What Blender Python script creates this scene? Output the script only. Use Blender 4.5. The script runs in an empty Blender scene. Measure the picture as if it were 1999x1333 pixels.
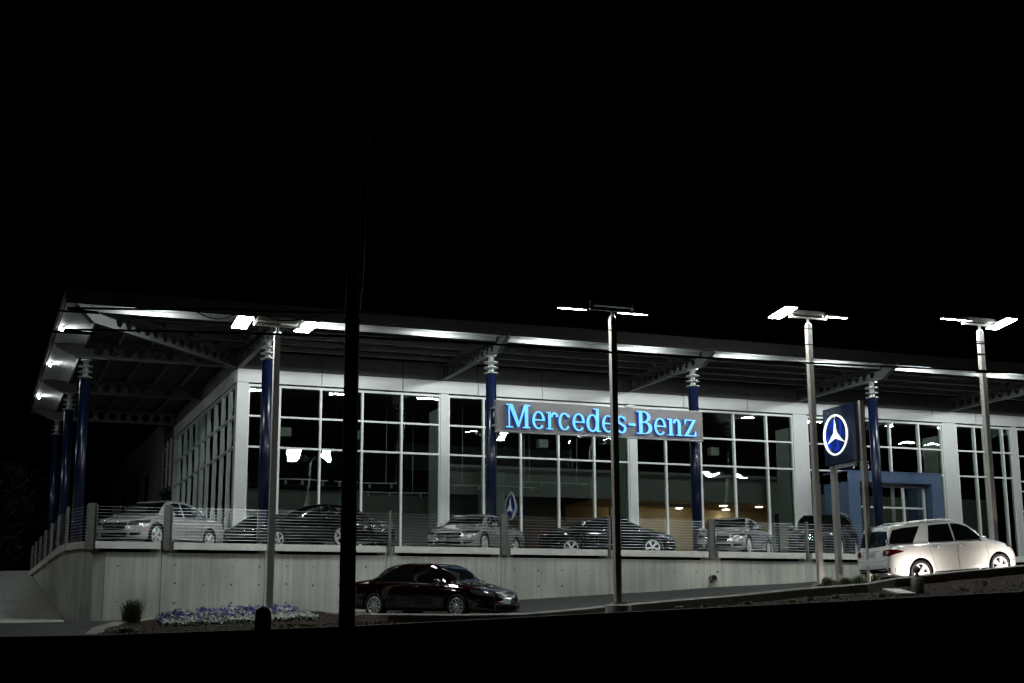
import bpy, math, random
from mathutils import Vector, Matrix
from mathutils.bvhtree import BVHTree
random.seed(7)
PI = math.pi
R_ = math.radians
scn = bpy.context.scene
COL = scn.collection

# ------------------------------------------------------------------ camera
F_PX, YAW, PITCH, ROLL = 2721.39, 0.37168157, 0.20217555, -0.00485592
cam_d = bpy.data.cameras.new('camera'); cam = bpy.data.objects.new('camera', cam_d); COL.objects.link(cam)
cam_d.sensor_width = 36.0; cam_d.lens = F_PX / 1999.0 * 36.0
cam_d.clip_start = 0.1; cam_d.clip_end = 2000
_f = Vector((math.sin(YAW)*math.cos(PITCH), math.cos(YAW)*math.cos(PITCH), math.sin(PITCH)))
_r = Vector((math.cos(YAW), -math.sin(YAW), 0)); _u = _r.cross(_f)
_r2 = math.cos(ROLL)*_r + math.sin(ROLL)*_u; _u2 = -math.sin(ROLL)*_r + math.cos(ROLL)*_u
m = Matrix((( _r2.x, _u2.x, -_f.x, 0), (_r2.y, _u2.y, -_f.y, 0), (_r2.z, _u2.z, -_f.z, 0), (0, 0, 0, 1)))
cam.matrix_world = m
scn.camera = cam

# ------------------------------------------------------------------ night sky, exposure
world = bpy.data.worlds.new("World"); scn.world = world; world.use_nodes = True
wn = world.node_tree.nodes; wl = world.node_tree.links
bg = wn['Background']; sky = wn.new('ShaderNodeTexSky'); sky.sky_type = 'NISHITA'; sky.sun_disc = False
sky.sun_elevation = R_(-6); sky.sun_rotation = R_(200)
wl.new(sky.outputs[0], bg.inputs[0]); bg.inputs[1].default_value = 0.002
vs = scn.view_settings
vs.view_transform = 'Standard'; vs.look = 'None'; vs.exposure = 0.0; vs.gamma = 1.0
try: vs.use_curve_mapping = False
except Exception: pass

LAMP = 160.0        # parking lot lamp panels
EDGE = 210.0        # small lamps under the canopy edge

# ------------------------------------------------------------------ materials
def mat(name, col, rough=0.5, metal=0.0, emit=None, es=0.0, var=0.0, vscale=6.0, bump=0.0, bscale=40.0, coat=0.0, spec=0.5, streak=0.0, ior=None):
    mt = bpy.data.materials.new(name); mt.use_nodes = True
    nt = mt.node_tree; b = nt.nodes['Principled BSDF']
    b.inputs['Base Color'].default_value = (*col, 1); b.inputs['Roughness'].default_value = rough
    b.inputs['Metallic'].default_value = metal; b.inputs['Specular IOR Level'].default_value = spec
    b.inputs['Coat Weight'].default_value = coat; b.inputs['Coat Roughness'].default_value = 0.03
    if emit: b.inputs['Emission Color'].default_value = (*emit, 1); b.inputs['Emission Strength'].default_value = es
    tc = None
    if var or bump or streak:
        tc = nt.nodes.new('ShaderNodeTexCoord')
    if var:
        n = nt.nodes.new('ShaderNodeTexNoise'); n.inputs['Scale'].default_value = vscale; n.inputs['Detail'].default_value = 6
        nt.links.new(tc.outputs['Object'], n.inputs['Vector'])
        mp = nt.nodes.new('ShaderNodeMapRange'); mp.inputs[1].default_value = 0.25; mp.inputs[2].default_value = 0.75
        mp.inputs[3].default_value = 1 - var; mp.inputs[4].default_value = 1 + var
        nt.links.new(n.outputs['Fac'], mp.inputs[0])
        last = mp.outputs[0]
        if streak:
            mpg = nt.nodes.new('ShaderNodeMapping'); mpg.inputs['Scale'].default_value = (9.5, 9.5, 0.35)
            nt.links.new(tc.outputs['Object'], mpg.inputs['Vector'])
            n2 = nt.nodes.new('ShaderNodeTexNoise'); n2.inputs['Scale'].default_value = 1.0; n2.inputs['Detail'].default_value = 5
            nt.links.new(mpg.outputs[0], n2.inputs['Vector'])
            m2 = nt.nodes.new('ShaderNodeMapRange'); m2.inputs[1].default_value = 0.3; m2.inputs[2].default_value = 0.62
            m2.inputs[3].default_value = 1 - streak; m2.inputs[4].default_value = 1.05
            nt.links.new(n2.outputs['Fac'], m2.inputs[0])
            mm = nt.nodes.new('ShaderNodeMath'); mm.operation = 'MULTIPLY'
            nt.links.new(last, mm.inputs[0]); nt.links.new(m2.outputs[0], mm.inputs[1]); last = mm.outputs[0]
        mx = nt.nodes.new('ShaderNodeVectorMath'); mx.operation = 'SCALE'
        mx.inputs[0].default_value = col; nt.links.new(last, mx.inputs['Scale'])
        nt.links.new(mx.outputs[0], b.inputs['Base Color'])
    if bump:
        n3 = nt.nodes.new('ShaderNodeTexNoise'); n3.inputs['Scale'].default_value = bscale; n3.inputs['Detail'].default_value = 4
        nt.links.new(tc.outputs['Object'], n3.inputs['Vector'])
        bp = nt.nodes.new('ShaderNodeBump'); bp.inputs['Strength'].default_value = bump; bp.inputs['Distance'].default_value = 0.02
        nt.links.new(n3.outputs['Fac'], bp.inputs['Height']); nt.links.new(bp.outputs[0], b.inputs['Normal'])
    return mt

def glass_mat(name, tint=(0.82, 0.85, 0.83), refl=0.06, wave=0.0):
    mt = bpy.data.materials.new(name); mt.use_nodes = True; nt = mt.node_tree
    nt.nodes.remove(nt.nodes['Principled BSDF']); out = nt.nodes['Material Output']
    tr = nt.nodes.new('ShaderNodeBsdfTransparent'); tr.inputs[0].default_value = (*tint, 1)
    gl = nt.nodes.new('ShaderNodeBsdfGlossy'); gl.inputs['Roughness'].default_value = 0.008; gl.inputs[0].default_value = (0.9, 1, 0.95, 1)
    lw = nt.nodes.new('ShaderNodeFresnel'); lw.inputs[0].default_value = 1.5
    ma = nt.nodes.new('ShaderNodeMath'); ma.operation = 'MULTIPLY_ADD'; ma.inputs[1].default_value = 1.3; ma.inputs[2].default_value = refl - 0.05
    nt.links.new(lw.outputs[0], ma.inputs[0])
    mx = nt.nodes.new('ShaderNodeMixShader'); nt.links.new(ma.outputs[0], mx.inputs[0])
    nt.links.new(tr.outputs[0], mx.inputs[1]); nt.links.new(gl.outputs[0], mx.inputs[2]); nt.links.new(mx.outputs[0], out.inputs[0])
    if wave:
        tc = nt.nodes.new('ShaderNodeTexCoord'); n = nt.nodes.new('ShaderNodeTexNoise'); n.inputs['Scale'].default_value = 0.75; n.inputs['Detail'].default_value = 1
        nt.links.new(tc.outputs['Object'], n.inputs['Vector'])
        bp = nt.nodes.new('ShaderNodeBump'); bp.inputs['Strength'].default_value = 1.0; bp.inputs['Distance'].default_value = wave
        nt.links.new(n.outputs['Fac'], bp.inputs['Height']); nt.links.new(bp.outputs[0], gl.inputs['Normal'])
    return mt

M = {}
M['concrete'] = mat('wall_concrete', (0.41, 0.415, 0.38), 0.85, var=0.32, vscale=0.45, streak=0.22, bump=0.25, bscale=30, spec=0.2)
M['cap'] = mat('cap_concrete', (0.55, 0.55, 0.52), 0.8, var=0.14, vscale=2.5, bump=0.2, bscale=40, spec=0.2)
M['hole'] = mat('tie_hole', (0.09, 0.09, 0.085), 0.9)
M['asphalt'] = mat('asphalt', (0.026, 0.028, 0.026), 0.75, var=0.22, vscale=1.2, bump=0.5, bscale=90, spec=0.3)
M['street'] = mat('street_asphalt', (0.035, 0.035, 0.035), 0.95, var=0.2, vscale=2, spec=0.1)
M['ramp'] = mat('broomed_concrete', (0.34, 0.345, 0.32), 0.85, var=0.12, vscale=1.0, bump=0.2, bscale=30, spec=0.2)
M['deck'] = mat('terrace_concrete', (0.14, 0.14, 0.135), 0.75, var=0.12, vscale=1.5)
M['kerb'] = mat('kerb_concrete', (0.22, 0.215, 0.195), 0.9, var=0.25, vscale=3, bump=0.3, spec=0.2)
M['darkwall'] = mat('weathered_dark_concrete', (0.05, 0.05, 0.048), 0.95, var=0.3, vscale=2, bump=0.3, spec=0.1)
M['mulch'] = mat('bark_mulch', (0.022, 0.015, 0.011), 0.95, var=0.5, vscale=14, bump=0.9, bscale=25, spec=0.1)
M['paint'] = mat('road_paint', (0.7, 0.7, 0.66), 0.7, var=0.15, vscale=5)
M['alu'] = mat('clear_aluminium', (0.80, 0.81, 0.80), 0.38, metal=0.25)
M['panel'] = mat('silver_cladding', (0.68, 0.685, 0.69), 0.42, metal=0.35, var=0.03, vscale=0.6)
M['upper'] = mat('dark_grey_cladding', (0.10, 0.10, 0.10), 0.55, metal=0.2)
M['steel'] = mat('painted_steel', (0.15, 0.155, 0.15), 0.5, metal=0.3, var=0.08, vscale=3)
M['deckmetal'] = mat('roof_deck_metal', (0.07, 0.072, 0.07), 0.5, metal=0.3)
M['soffit'] = mat('brushed_soffit', (0.62, 0.63, 0.625), 0.6, metal=0.2, var=0.05, vscale=8)
M['fascia'] = mat('roof_fascia', (0.035, 0.034, 0.031), 0.5, metal=0.3)
M['web'] = mat('shaded_beam_steel', (0.075, 0.078, 0.076), 0.55, metal=0.2)  # beam steel coloured darker for the shaded sides of the webs
M['blue'] = mat('blue_column_paint', (0.003, 0.008, 0.036), 0.28, coat=0.25)
M['galv'] = mat('galvanised_collar', (0.62, 0.64, 0.63), 0.3, metal=0.7)
M['pole'] = mat('lamp_pole_paint', (0.33, 0.315, 0.29), 0.42, metal=0.3, var=0.05, vscale=5)
M['polehead'] = mat('lamp_head_casing', (0.12, 0.12, 0.11), 0.5, metal=0.3)
M['footing'] = mat('footing_concrete', (0.36, 0.36, 0.33), 0.85, var=0.15, vscale=5)
M['lens'] = mat('lamp_lens', (0.9, 0.9, 0.9), 0.4, emit=(0.93, 1.0, 0.97), es=LAMP)
M['edgelens'] = mat('canopy_lamp_lens', (0.9, 0.9, 0.9), 0.4, emit=(0.92, 1.0, 0.98), es=EDGE)
M['post'] = mat('rail_post', (0.13, 0.13, 0.12), 0.6, metal=0.3, var=0.2, vscale=5)
M['cable'] = mat('stainless_cable', (0.38, 0.38, 0.37), 0.35, metal=0.6)
M['black'] = mat('matt_black', (0.002, 0.002, 0.002), 0.9, spec=0.02)
M['wood'] = mat('utility_pole_timber', (0.006, 0.005, 0.004), 0.95, var=0.4, vscale=4, bump=0.6, bscale=18, spec=0.1)
M['wire'] = mat('cable_sheath', (0.008, 0.008, 0.008), 0.75, spec=0.2)
M['portal'] = mat('blue_portal_panel', (0.062, 0.105, 0.20), 0.45, metal=0.15, var=0.03, vscale=1)
M['signgrey'] = mat('sign_panel_grey', (0.30, 0.285, 0.29), 0.42, metal=0.2, emit=(0.9, 0.85, 0.88), es=0.0)
M['letter'] = mat('lit_letter_face', (0.2, 0.5, 0.8), 0.4, emit=(0.14, 0.60, 0.98), es=1.0)
M['letterside'] = mat('letter_return', (0.01, 0.03, 0.25), 0.4, emit=(0.0, 0.03, 0.33), es=0.7)
M['navy'] = mat('navy_sign_face', (0.002, 0.006, 0.028), 0.22, coat=0.5)
M['starlit'] = mat('lit_star', (0.9, 0.9, 0.9), 0.4, emit=(0.9, 0.95, 1.0), es=1.15)
M['whitepaint'] = mat('interior_paint', (0.32, 0.335, 0.31), 0.8)
M['jamb'] = mat('window_jamb', (0.42, 0.46, 0.42), 0.7)
M['ceil'] = mat('dark_ceiling', (0.03, 0.03, 0.03), 0.9)
M['tile'] = mat('showroom_floor', (0.2, 0.2, 0.2), 0.3)
M['tan'] = mat('tan_wall', (0.45, 0.35, 0.21), 0.7, var=0.06, vscale=1.5)
M['walnut'] = mat('walnut_panel', (0.12, 0.045, 0.03), 0.5, var=0.2, vscale=4)
M['tealdark'] = mat('dark_teal_wall', (0.012, 0.03, 0.05), 0.6)
M['downlight'] = mat('downlight_lens', (1, 1, 1), 0.5, emit=(1.0, 0.9, 0.68), es=50)
M['indoor_fill'] = mat('indoor_fill_emitter', (1, 1, 1), 0.5, emit=(0.9, 1.0, 0.93), es=2.8)
M['chair'] = mat('yellow_chair', (0.5, 0.42, 0.18), 0.5)
M['roughwall'] = mat('tilt_up_concrete', (0.30, 0.29, 0.25), 0.85, var=0.12, vscale=0.6, streak=0.15)
M['leaf'] = mat('leaf', (0.014, 0.018, 0.010), 0.6, var=0.4, vscale=3)
M['bark'] = mat('bark', (0.05, 0.04, 0.03), 0.9)
M['grass'] = mat('tuft_grass', (0.08, 0.105, 0.05), 0.7, var=0.4, vscale=5)
M['dryplant'] = mat('dry_shrub', (0.16, 0.15, 0.07), 0.8, var=0.4, vscale=5)
M['pansyw'] = mat('white_pansy', (0.34, 0.35, 0.31), 0.7)
M['pansyv'] = mat('violet_pansy', (0.025, 0.018, 0.15), 0.7)
M['pansyy'] = mat('yellow_pansy', (0.5, 0.3, 0.03), 0.7)
M['glass'] = glass_mat('window_glass', wave=0.010)
M['sideglass'] = glass_mat('side_window_glass', (0.72, 0.88, 0.80), 0.12, wave=0.03)
M['tyre'] = mat('tyre_rubber', (0.012, 0.012, 0.012), 0.75, spec=0.3)
M['rim'] = mat('alloy_rim', (0.72, 0.72, 0.72), 0.3, metal=0.4)
M['chrome'] = mat('chrome', (0.75, 0.75, 0.75), 0.1, metal=1.0)
M['carglass'] = mat('car_glass', (0.003, 0.004, 0.004), 0.02, spec=0.16)
M['carblack'] = mat('black_trim', (0.003, 0.003, 0.003), 0.9, spec=0.05)
M['seam'] = mat('shut_line', (0.012, 0.012, 0.012), 0.8, spec=0.1)
M['headlamp'] = mat('headlamp_glass', (0.07, 0.075, 0.08), 0.16, metal=0.6, coat=1.0)
M['taillamp'] = mat('taillamp_glass', (0.06, 0.002, 0.003), 0.08, coat=1.0)
M['plate'] = mat('licence_plate', (0.28, 0.34, 0.36), 0.4)
M['amber'] = mat('amber_marker', (0.6, 0.12, 0.02), 0.3)
def paint(name, col, metal=0.5, rough=0.3): return mat(name, col, rough, metal=metal, coat=1.0)
M['p_silver'] = paint('silver_car_paint', (0.46, 0.475, 0.475), 0.45, 0.27)
M['p_grey'] = paint('pewter_car_paint', (0.36, 0.375, 0.38), 0.5, 0.27)
M['p_black'] = mat('black_car_paint', (0.002, 0.002, 0.0025), 0.035, spec=0.4)
M['p_white'] = mat('pearl_white_car_paint', (0.60, 0.605, 0.60), 0.2, coat=0.8)
M['p_red'] = mat('maroon_car_paint', (0.009, 0.0006, 0.0011), 0.08, metal=0.2, coat=1.0)

# ------------------------------------------------------------------ builders
class MB:
    def __init__(s): s.v = []; s.f = []; s.mi = []
    def add(s, vs_, fs, mi=0):
        o = len(s.v); s.v += [tuple(p) for p in vs_]
        for f in fs: s.f.append([i + o for i in f]); s.mi.append(mi)
    def box(s, x0, y0, z0, x1, y1, z1, mi=0):
        x0, x1 = sorted((x0, x1)); y0, y1 = sorted((y0, y1)); z0, z1 = sorted((z0, z1))
        s.add([(x0,y0,z0),(x1,y0,z0),(x1,y1,z0),(x0,y1,z0),(x0,y0,z1),(x1,y0,z1),(x1,y1,z1),(x0,y1,z1)],
              [(0,3,2,1),(4,5,6,7),(0,1,5,4),(1,2,6,5),(2,3,7,6),(3,0,4,7)], mi)
        return s
    def tube(s, pts, r, n=8, mi=0, caps=True):
        pts = [Vector(p) for p in pts]; rs = r if isinstance(r, (list, tuple)) else [r]*len(pts)
        base = len(s.v); a = None
        for i, p in enumerate(pts):
            d = (pts[min(i+1, len(pts)-1)] - pts[max(i-1, 0)]).normalized()
            if a is None: a = d.orthogonal().normalized()
            a = (a - a.dot(d)*d)
            a = a.normalized() if a.length > 1e-6 else d.orthogonal().normalized()
            b = d.cross(a)
            for k in range(n):
                t = 2*PI*k/n; q = p + rs[i]*(math.cos(t)*a + math.sin(t)*b); s.v.append(tuple(q))
        for i in range(len(pts)-1):
            for k in range(n):
                s.f.append([base+i*n+k, base+i*n+(k+1) % n, base+(i+1)*n+(k+1) % n, base+(i+1)*n+k]); s.mi.append(mi)
        if caps:
            s.f.append([base+k for k in range(n)][::-1]); s.mi.append(mi)
            s.f.append([base+(len(pts)-1)*n+k for k in range(n)]); s.mi.append(mi)
        return s
    def lathe(s, prof, c=(0, 0, 0), n=24, axis='z', mi=0):
        base = len(s.v); c = Vector(c)
        for (r, h) in prof:
            for k in range(n):
                t = 2*PI*k/n; a, b = r*math.cos(t), r*math.sin(t)
                q = (a, b, h) if axis == 'z' else ((a, h, b) if axis == 'y' else (h, a, b))
                s.v.append(tuple(c + Vector(q)))
        for i in range(len(prof)-1):
            for k in range(n):
                s.f.append([base+i*n+k, base+i*n+(k+1) % n, base+(i+1)*n+(k+1) % n, base+(i+1)*n+k]); s.mi.append(mi)
        return s
    def prism(s, poly, z0, z1, mi=0, mis=None, fn=lambda x, y, z: (x, y, z)):
        n = len(poly); base = len(s.v)
        for z in (z0, z1):
            for (x, y) in poly: s.v.append(tuple(fn(x, y, z)))
        s.f.append([base+i for i in range(n)][::-1]); s.mi.append(mi if mis is None else mis)
        s.f.append([base+n+i for i in range(n)]); s.mi.append(mi)
        for i in range(n):
            s.f.append([base+i, base+(i+1) % n, base+n+(i+1) % n, base+n+i]); s.mi.append(mi if mis is None else mis)
        return s
    def mesh(s, name, mats, smooth=False):
        me = bpy.data.meshes.new(name); me.from_pydata(s.v, [], s.f)
        for mm in (mats if isinstance(mats, (list, tuple)) else [mats]): me.materials.append(mm)
        me.polygons.foreach_set('material_index', s.mi)
        if smooth: me.polygons.foreach_set('use_smooth', [True]*len(me.polygons))
        me.update(); return me
    def build(s, name, mats, parent=None, smooth=False, loc=None, kind=None):
        return obj(name, s.mesh(name, mats, smooth), parent, loc, kind)

def obj(name, me, parent=None, loc=None, kind=None, rot=None):
    o = bpy.data.objects.new(name, me); COL.objects.link(o)
    if parent: o.parent = parent
    if loc: o.location = loc
    if rot: o.rotation_euler = rot
    if kind: o['kind'] = kind
    return o
def tag(o, label, cat, group=None):
    o['label'] = label; o['category'] = cat
    if group: o['group'] = group
    return o
def thing(name, label, cat, loc=(0, 0, 0), rz=0, group=None):
    o = bpy.data.objects.new(name, None); COL.objects.link(o); o.location = loc; o.rotation_euler = (0, 0, rz)
    o.empty_display_size = 0.3
    return tag(o, label, cat, group)
def box(name, mt, a, b, parent=None, kind=None):
    """box as its own object with its origin at its centre"""
    c = [(a[i]+b[i])/2 for i in range(3)]
    return MB().box(a[0]-c[0], a[1]-c[1], a[2]-c[2], b[0]-c[0], b[1]-c[1], b[2]-c[2]).build(name, mt, parent, loc=c, kind=kind)
def interp(xs, ys, x):
    if x <= xs[0]: return ys[0]
    for i in range(len(xs)-1):
        if x <= xs[i+1]:
            t = (x-xs[i])/(xs[i+1]-xs[i]); return ys[i]+(ys[i+1]-ys[i])*t
    return ys[-1]
def lerp(a, b, t): return a+(b-a)*t

# ================================================================== THE SETTING
YW, YC, YF, DECK = 40.0, 45.0, 50.4, 2.33
# kerb line beside the driveway: x, y, z of its top edge
KERB = [(2.64,30.5,-.10),(2.89,31.8,.03),(3.54,34.0,.17),(4.89,36.3,.30),(6.65,37.6,.46),(8.22,37.9,.50),(8.95,37.2,.46),(9.2,34.6,.36),(9.83,33.6,.35),
        (11.62,33.3,.33),(13.2,33.2,.35),(14.44,33.3,.44),(15.6,33.4,.54),(17.4,33.5,.68),(19.57,33.5,.84),(21.52,33.5,1.02),(23.71,33.5,1.17),
        (24.5,33.3,1.31),(26.6,33.3,1.52),(29.15,33.3,1.73),(36,33.4,2.25),(60,33.4,3.4)]
WX = [-40,0,3.35,5.39,10.77,15.89,18.11,20.78,22.44,25.51,28.12,32,36,40,60]
WZ = [0.0,.15,.21,.3,.46,.83,.96,1.11,1.23,1.38,1.57,1.82,2.08,2.3,2.4]
KX = [k[0] for k in KERB]
def kerb_y(x): return interp(KX, [k[1] for k in KERB], x)
def kerb_drop(x): return interp([0, 3, 8, 10, 16, 19, 23, 26, 40, 60], [.1, .1, .12, .17, .17, .1, .12, .32, .32, .8], x)
def kerb_z(x): return interp(KX, [k[2] for k in KERB], x)
def wall_z(x): return interp(WX, WZ, x)
def gz(x, y):
    if x < 2.64:
        if y >= 40: return wall_z(x)+(y-40)*0.095
        return lerp(-.14-.002*abs(x), wall_z(x), max(0, (y-30)/10))
    ky = kerb_y(x); t = min(1, max(0, (y-ky)/(40-ky)))
    return lerp(kerb_z(x)-kerb_drop(x), wall_z(x), t)
CX = [-40, 0.77, 2.73, 8.09, 13.97, 18.38, 26.19, 60]; CZ = [-.3, -.14, -.12, .04, .31, .5, .86, 2.3]
def crest_z(x): return interp(CX, CZ, x)

def strip(name, mt, rows, kind='structure', parent=None, smooth=True):
    mb = MB(); n = len(rows[0])
    for r in rows: mb.v += [tuple(p) for p in r]
    for i in range(len(rows)-1):
        for j in range(n-1):
            mb.f.append([i*n+j, i*n+j+1, (i+1)*n+j+1, (i+1)*n+j]); mb.mi.append(0)
    return mb.build(name, mt, parent, smooth=smooth, kind=kind)

# driveway in front of the wall
xs = [2.64+i*0.3 for i in range(int(57/0.3))]
rows = []
for j in range(9):
    rows.append([(x, lerp(kerb_y(x)-0.02, 40.1, j/8), gz(x, lerp(kerb_y(x), 40.0, j/8))) for x in xs])
strip('driveway', M['asphalt'], rows)
xl = [-60, -40, -25, -15, -8, -4, -1, 0.5, 1.6, 2.2, 2.64]
strip('driveway_mouth', M['asphalt'], [[(x, y, gz(min(x, 2.6), y)) for x in xl] for y in (30.0, 31, 32, 33, 34, 35, 36, 37, 38, 39, 40.0)])
strip('side_ramp', M['ramp'], [[(x, y, gz(min(x, 2.6), y)+0.004) for x in xl] for y in (40.0, 42, 44, 46, 48, 50, 53, 56, 60, 64)])
strip('hillside', M['street'], [[(x, y, 2.45+(y-64)*0.002) for x in (-150, -40, 2.64)] for y in (64, 100, 200)])
box('ground', M['street'], (-200, 64, 1.9), (300, 400, 2.0), kind='structure')
# street in front, below the roadside wall
strip('street', M['street'], [[(x, y, -1.7) for x in (-150, -40, 0, 40, 150)] for y in (-60, -5, 12, 29.2)])
# planting bed between kerb and crest
xb = [2.66+i*0.2 for i in range(int(57/0.2))]
def bed_z(x, y):
    ky = kerb_y(x)-0.12; t = min(1, max(0, (y-30.02)/max(0.05, ky-30.02)))
    low = lerp(crest_z(x)-0.01, kerb_z(x)-(0.26 if x > 9.5 else 0.02), t**2.0 if x < 9.5 else t)
    return low+0.02*math.sin(x*2.3+y*1.7)*math.sin(x*0.9-y*2.1)*(1 if 0 < t < 1 else 0)
rows = []
for j in range(11):
    rows.append([(x, lerp(30.02, kerb_y(x)-0.1, j/10), bed_z(x, lerp(30.02, kerb_y(x)-0.12, j/10))) for x in xb])
strip('planting_bed', M['mulch'], rows)
# kerb swept along its line
kp = []
for i in range(len(KERB)-1):
    a, b = Vector(KERB[i]), Vector(KERB[i+1]); n = max(1, int((b-a).length/0.5))
    for k in range(n): kp.append(a.lerp(b, k/n))
kp.append(Vector(KERB[-1]))
mb = MB()
for i, p in enumerate(kp):
    d = (kp[min(i+1, len(kp)-1)]-kp[max(0, i-1)]); d.z = 0; d.normalize(); nrm = Vector((-d.y, d.x, 0))
    a = p+nrm*(0.08 if p.x > 7 else .24); b = p-nrm*0.10
    for q, dz in ((a, -0.5), (a, -0.02), (a-nrm*0.02, 0), (b+nrm*0.05, 0), (b, -0.04), (b-nrm*.02, -0.6)): mb.v.append((q.x, q.y, p.z+dz))
for i in range(len(kp)-1):
    for k in range(5): mb.f.append([i*6+k, (i+1)*6+k, (i+1)*6+k+1, i*6+k+1]); mb.mi.append(0)
mb.build('kerb', M['kerb'], kind='structure')
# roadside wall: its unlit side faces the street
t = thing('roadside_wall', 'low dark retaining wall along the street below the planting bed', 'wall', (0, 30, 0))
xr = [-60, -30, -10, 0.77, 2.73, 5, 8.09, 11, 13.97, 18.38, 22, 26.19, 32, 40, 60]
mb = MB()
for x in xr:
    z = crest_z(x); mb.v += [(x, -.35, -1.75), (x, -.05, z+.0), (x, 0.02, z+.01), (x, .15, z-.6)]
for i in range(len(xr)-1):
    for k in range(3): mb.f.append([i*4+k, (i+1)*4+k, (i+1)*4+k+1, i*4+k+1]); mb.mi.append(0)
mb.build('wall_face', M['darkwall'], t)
# terrace deck
mb = MB(); mb.prism([(2.72, 64), (2.72, 43), (2.95, 41), (3.5, 40.25), (28.3, 40.25), (60, 40.25), (60, 64)], 1.9, DECK)
mb.build('terrace', M['deck'], kind='structure')
# painted stall lines on the driveway
def paint_line(x0, y0, x1, y1, w, lab):
    d = Vector((x1-x0, y1-y0, 0)).normalized(); n = Vector((-d.y, d.x, 0))*w/2
    rows = []
    for s in (-1, 1):
        rows.append([(lerp(x0, x1, k/12)+n.x*s, lerp(y0, y1, k/12)+n.y*s, gz(lerp(x0, x1, k/12), lerp(y0, y1, k/12))+0.008) for k in range(13)])
    strip('painted_line', M['paint'], rows)
paint_line(13.6, 36.6, 15.3, 33.8, .10, '')
paint_line(17.1, 36.4, 18.9, 33.9, .10, '')
paint_line(20.6, 36.0, 21.9, 33.9, .10, '')

# ================================================================== RETAINING WALL
wt = thing('retaining_wall', 'long board-marked concrete retaining wall under the display terrace', 'wall', (3.6, YW, 0))
def W(o, p): return (p[0]-o[0], p[1]-o[1], p[2]-o[2])
edges = [3.6, 5.12, 8.0, 11.6, 15.2, 18.8, 22.4, 26.0, 28.4, 34, 40]
for i in range(len(edges)-1):
    a, b = edges[i]+0.008, edges[i+1]-0.008; n = 6
    zb = [wall_z(lerp(a, b, k/n))-0.3 for k in range(n+1)]
    mb = MB()
    top = 2.17 if b < 29 else 2.2
    for k in range(n+1):
        x = lerp(a, b, k/n)-3.6
        mb.v += [(x, 0, zb[k]), (x, 0, top), (x, .25, top), (x, .25, zb[k])]
    for k in range(n):
        for q in range(4): mb.f.append([k*4+q, k*4+4+q, k*4+4+(q+1) % 4, k*4+(q+1) % 4]); mb.mi.append(0)
    mb.f += [[0, 1, 2, 3], [n*4+3, n*4+2, n*4+1, n*4]]; mb.mi += [0, 0]
    mb.build('wall_panel', M['concrete'], wt)
# curved corner and return
path = [(3.59,40.0),(3.3,40.08),(3.05,40.35),(2.86,40.8),(2.74,41.5),(2.66,42.6),(2.64,44)]
def wall_run(path, name):
    mb = MB(); out = []
    for i, (x, y) in enumerate(path):
        a = Vector(path[max(0, i-1)]); b = Vector(path[min(len(path)-1, i+1)]); d = (b-a).normalized(); nrm = Vector((d.y, -d.x))  # to the inside
        zb = gz(min(x, 2.6), y)-0.3
        q = Vector((x, y))+nrm*0.25
        mb.v += [(x-3.6, y-YW, zb), (x-3.6, y-YW, 2.17), (q.x-3.6, q.y-YW, 2.17), (q.x-3.6, q.y-YW, zb)]
    n = len(path)-1
    for k in range(n):
        for q in range(4): mb.f.append([k*4+q, k*4+4+q, k*4+4+(q+1) % 4, k*4+(q+1) % 4]); mb.mi.append(0)
    mb.f += [[0, 1, 2, 3], [n*4+3, n*4+2, n*4+1, n*4]]; mb.mi += [0, 0]
    mb.build(name, M['concrete'], wt, smooth=False)
fine = []
for i in range(len(path)-1):
    for k in range(3): fine.append((lerp(path[i][0], path[i+1][0], k/3), lerp(path[i][1], path[i+1][1], k/3)))
fine.append(path[-1])
wall_run(fine[:10], 'wall_panel'); wall_run(fine[9:], 'wall_panel')
wall_run([(2.64, 44.02), (2.64, 49)], 'wall_panel'); wall_run([(2.64, 49.02), (2.64, 54)], 'wall_panel'); wall_run([(2.64, 54.02), (2.64, 62)], 'wall_panel')
# tie holes: shallow recessed cones
mb = MB()
for x in [3.95+0.78*i for i in range(31)]:
    for z in (0.72, 1.22, 1.72):
        if z > wall_z(x)+0.12 and random.random() > .22 and abs((x-3.6) % 3.6) > 0.12:
            r = 0.026*random.uniform(.6, 1.2)
            mb.lathe([(r*1.2, -0.003), (r, -0.0035), (0.001, -0.0025)], (x-3.6, 0, z+random.uniform(-.025, .025)), 8, 'y')
mb.build('tie_hole', M['hole'], wt, kind='stuff')
# drain outlet pipe
mb = MB(); px_, pz_ = 22.45, 1.5
mb.lathe([(0.07, 0.0), (0.12, 0.0), (0.12, -0.14), (0.095, -0.14), (0.095, -0.0)], (px_-3.6, 0, pz_), 18, 'y')
mb.build('drain_pipe', M['post'], wt, smooth=True)
MB().lathe([(0.001, -0.06), (0.094, -0.06)], (px_-3.6, 0, pz_), 16, 'y').build('pipe_mouth', M['hole'], wt)
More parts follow.
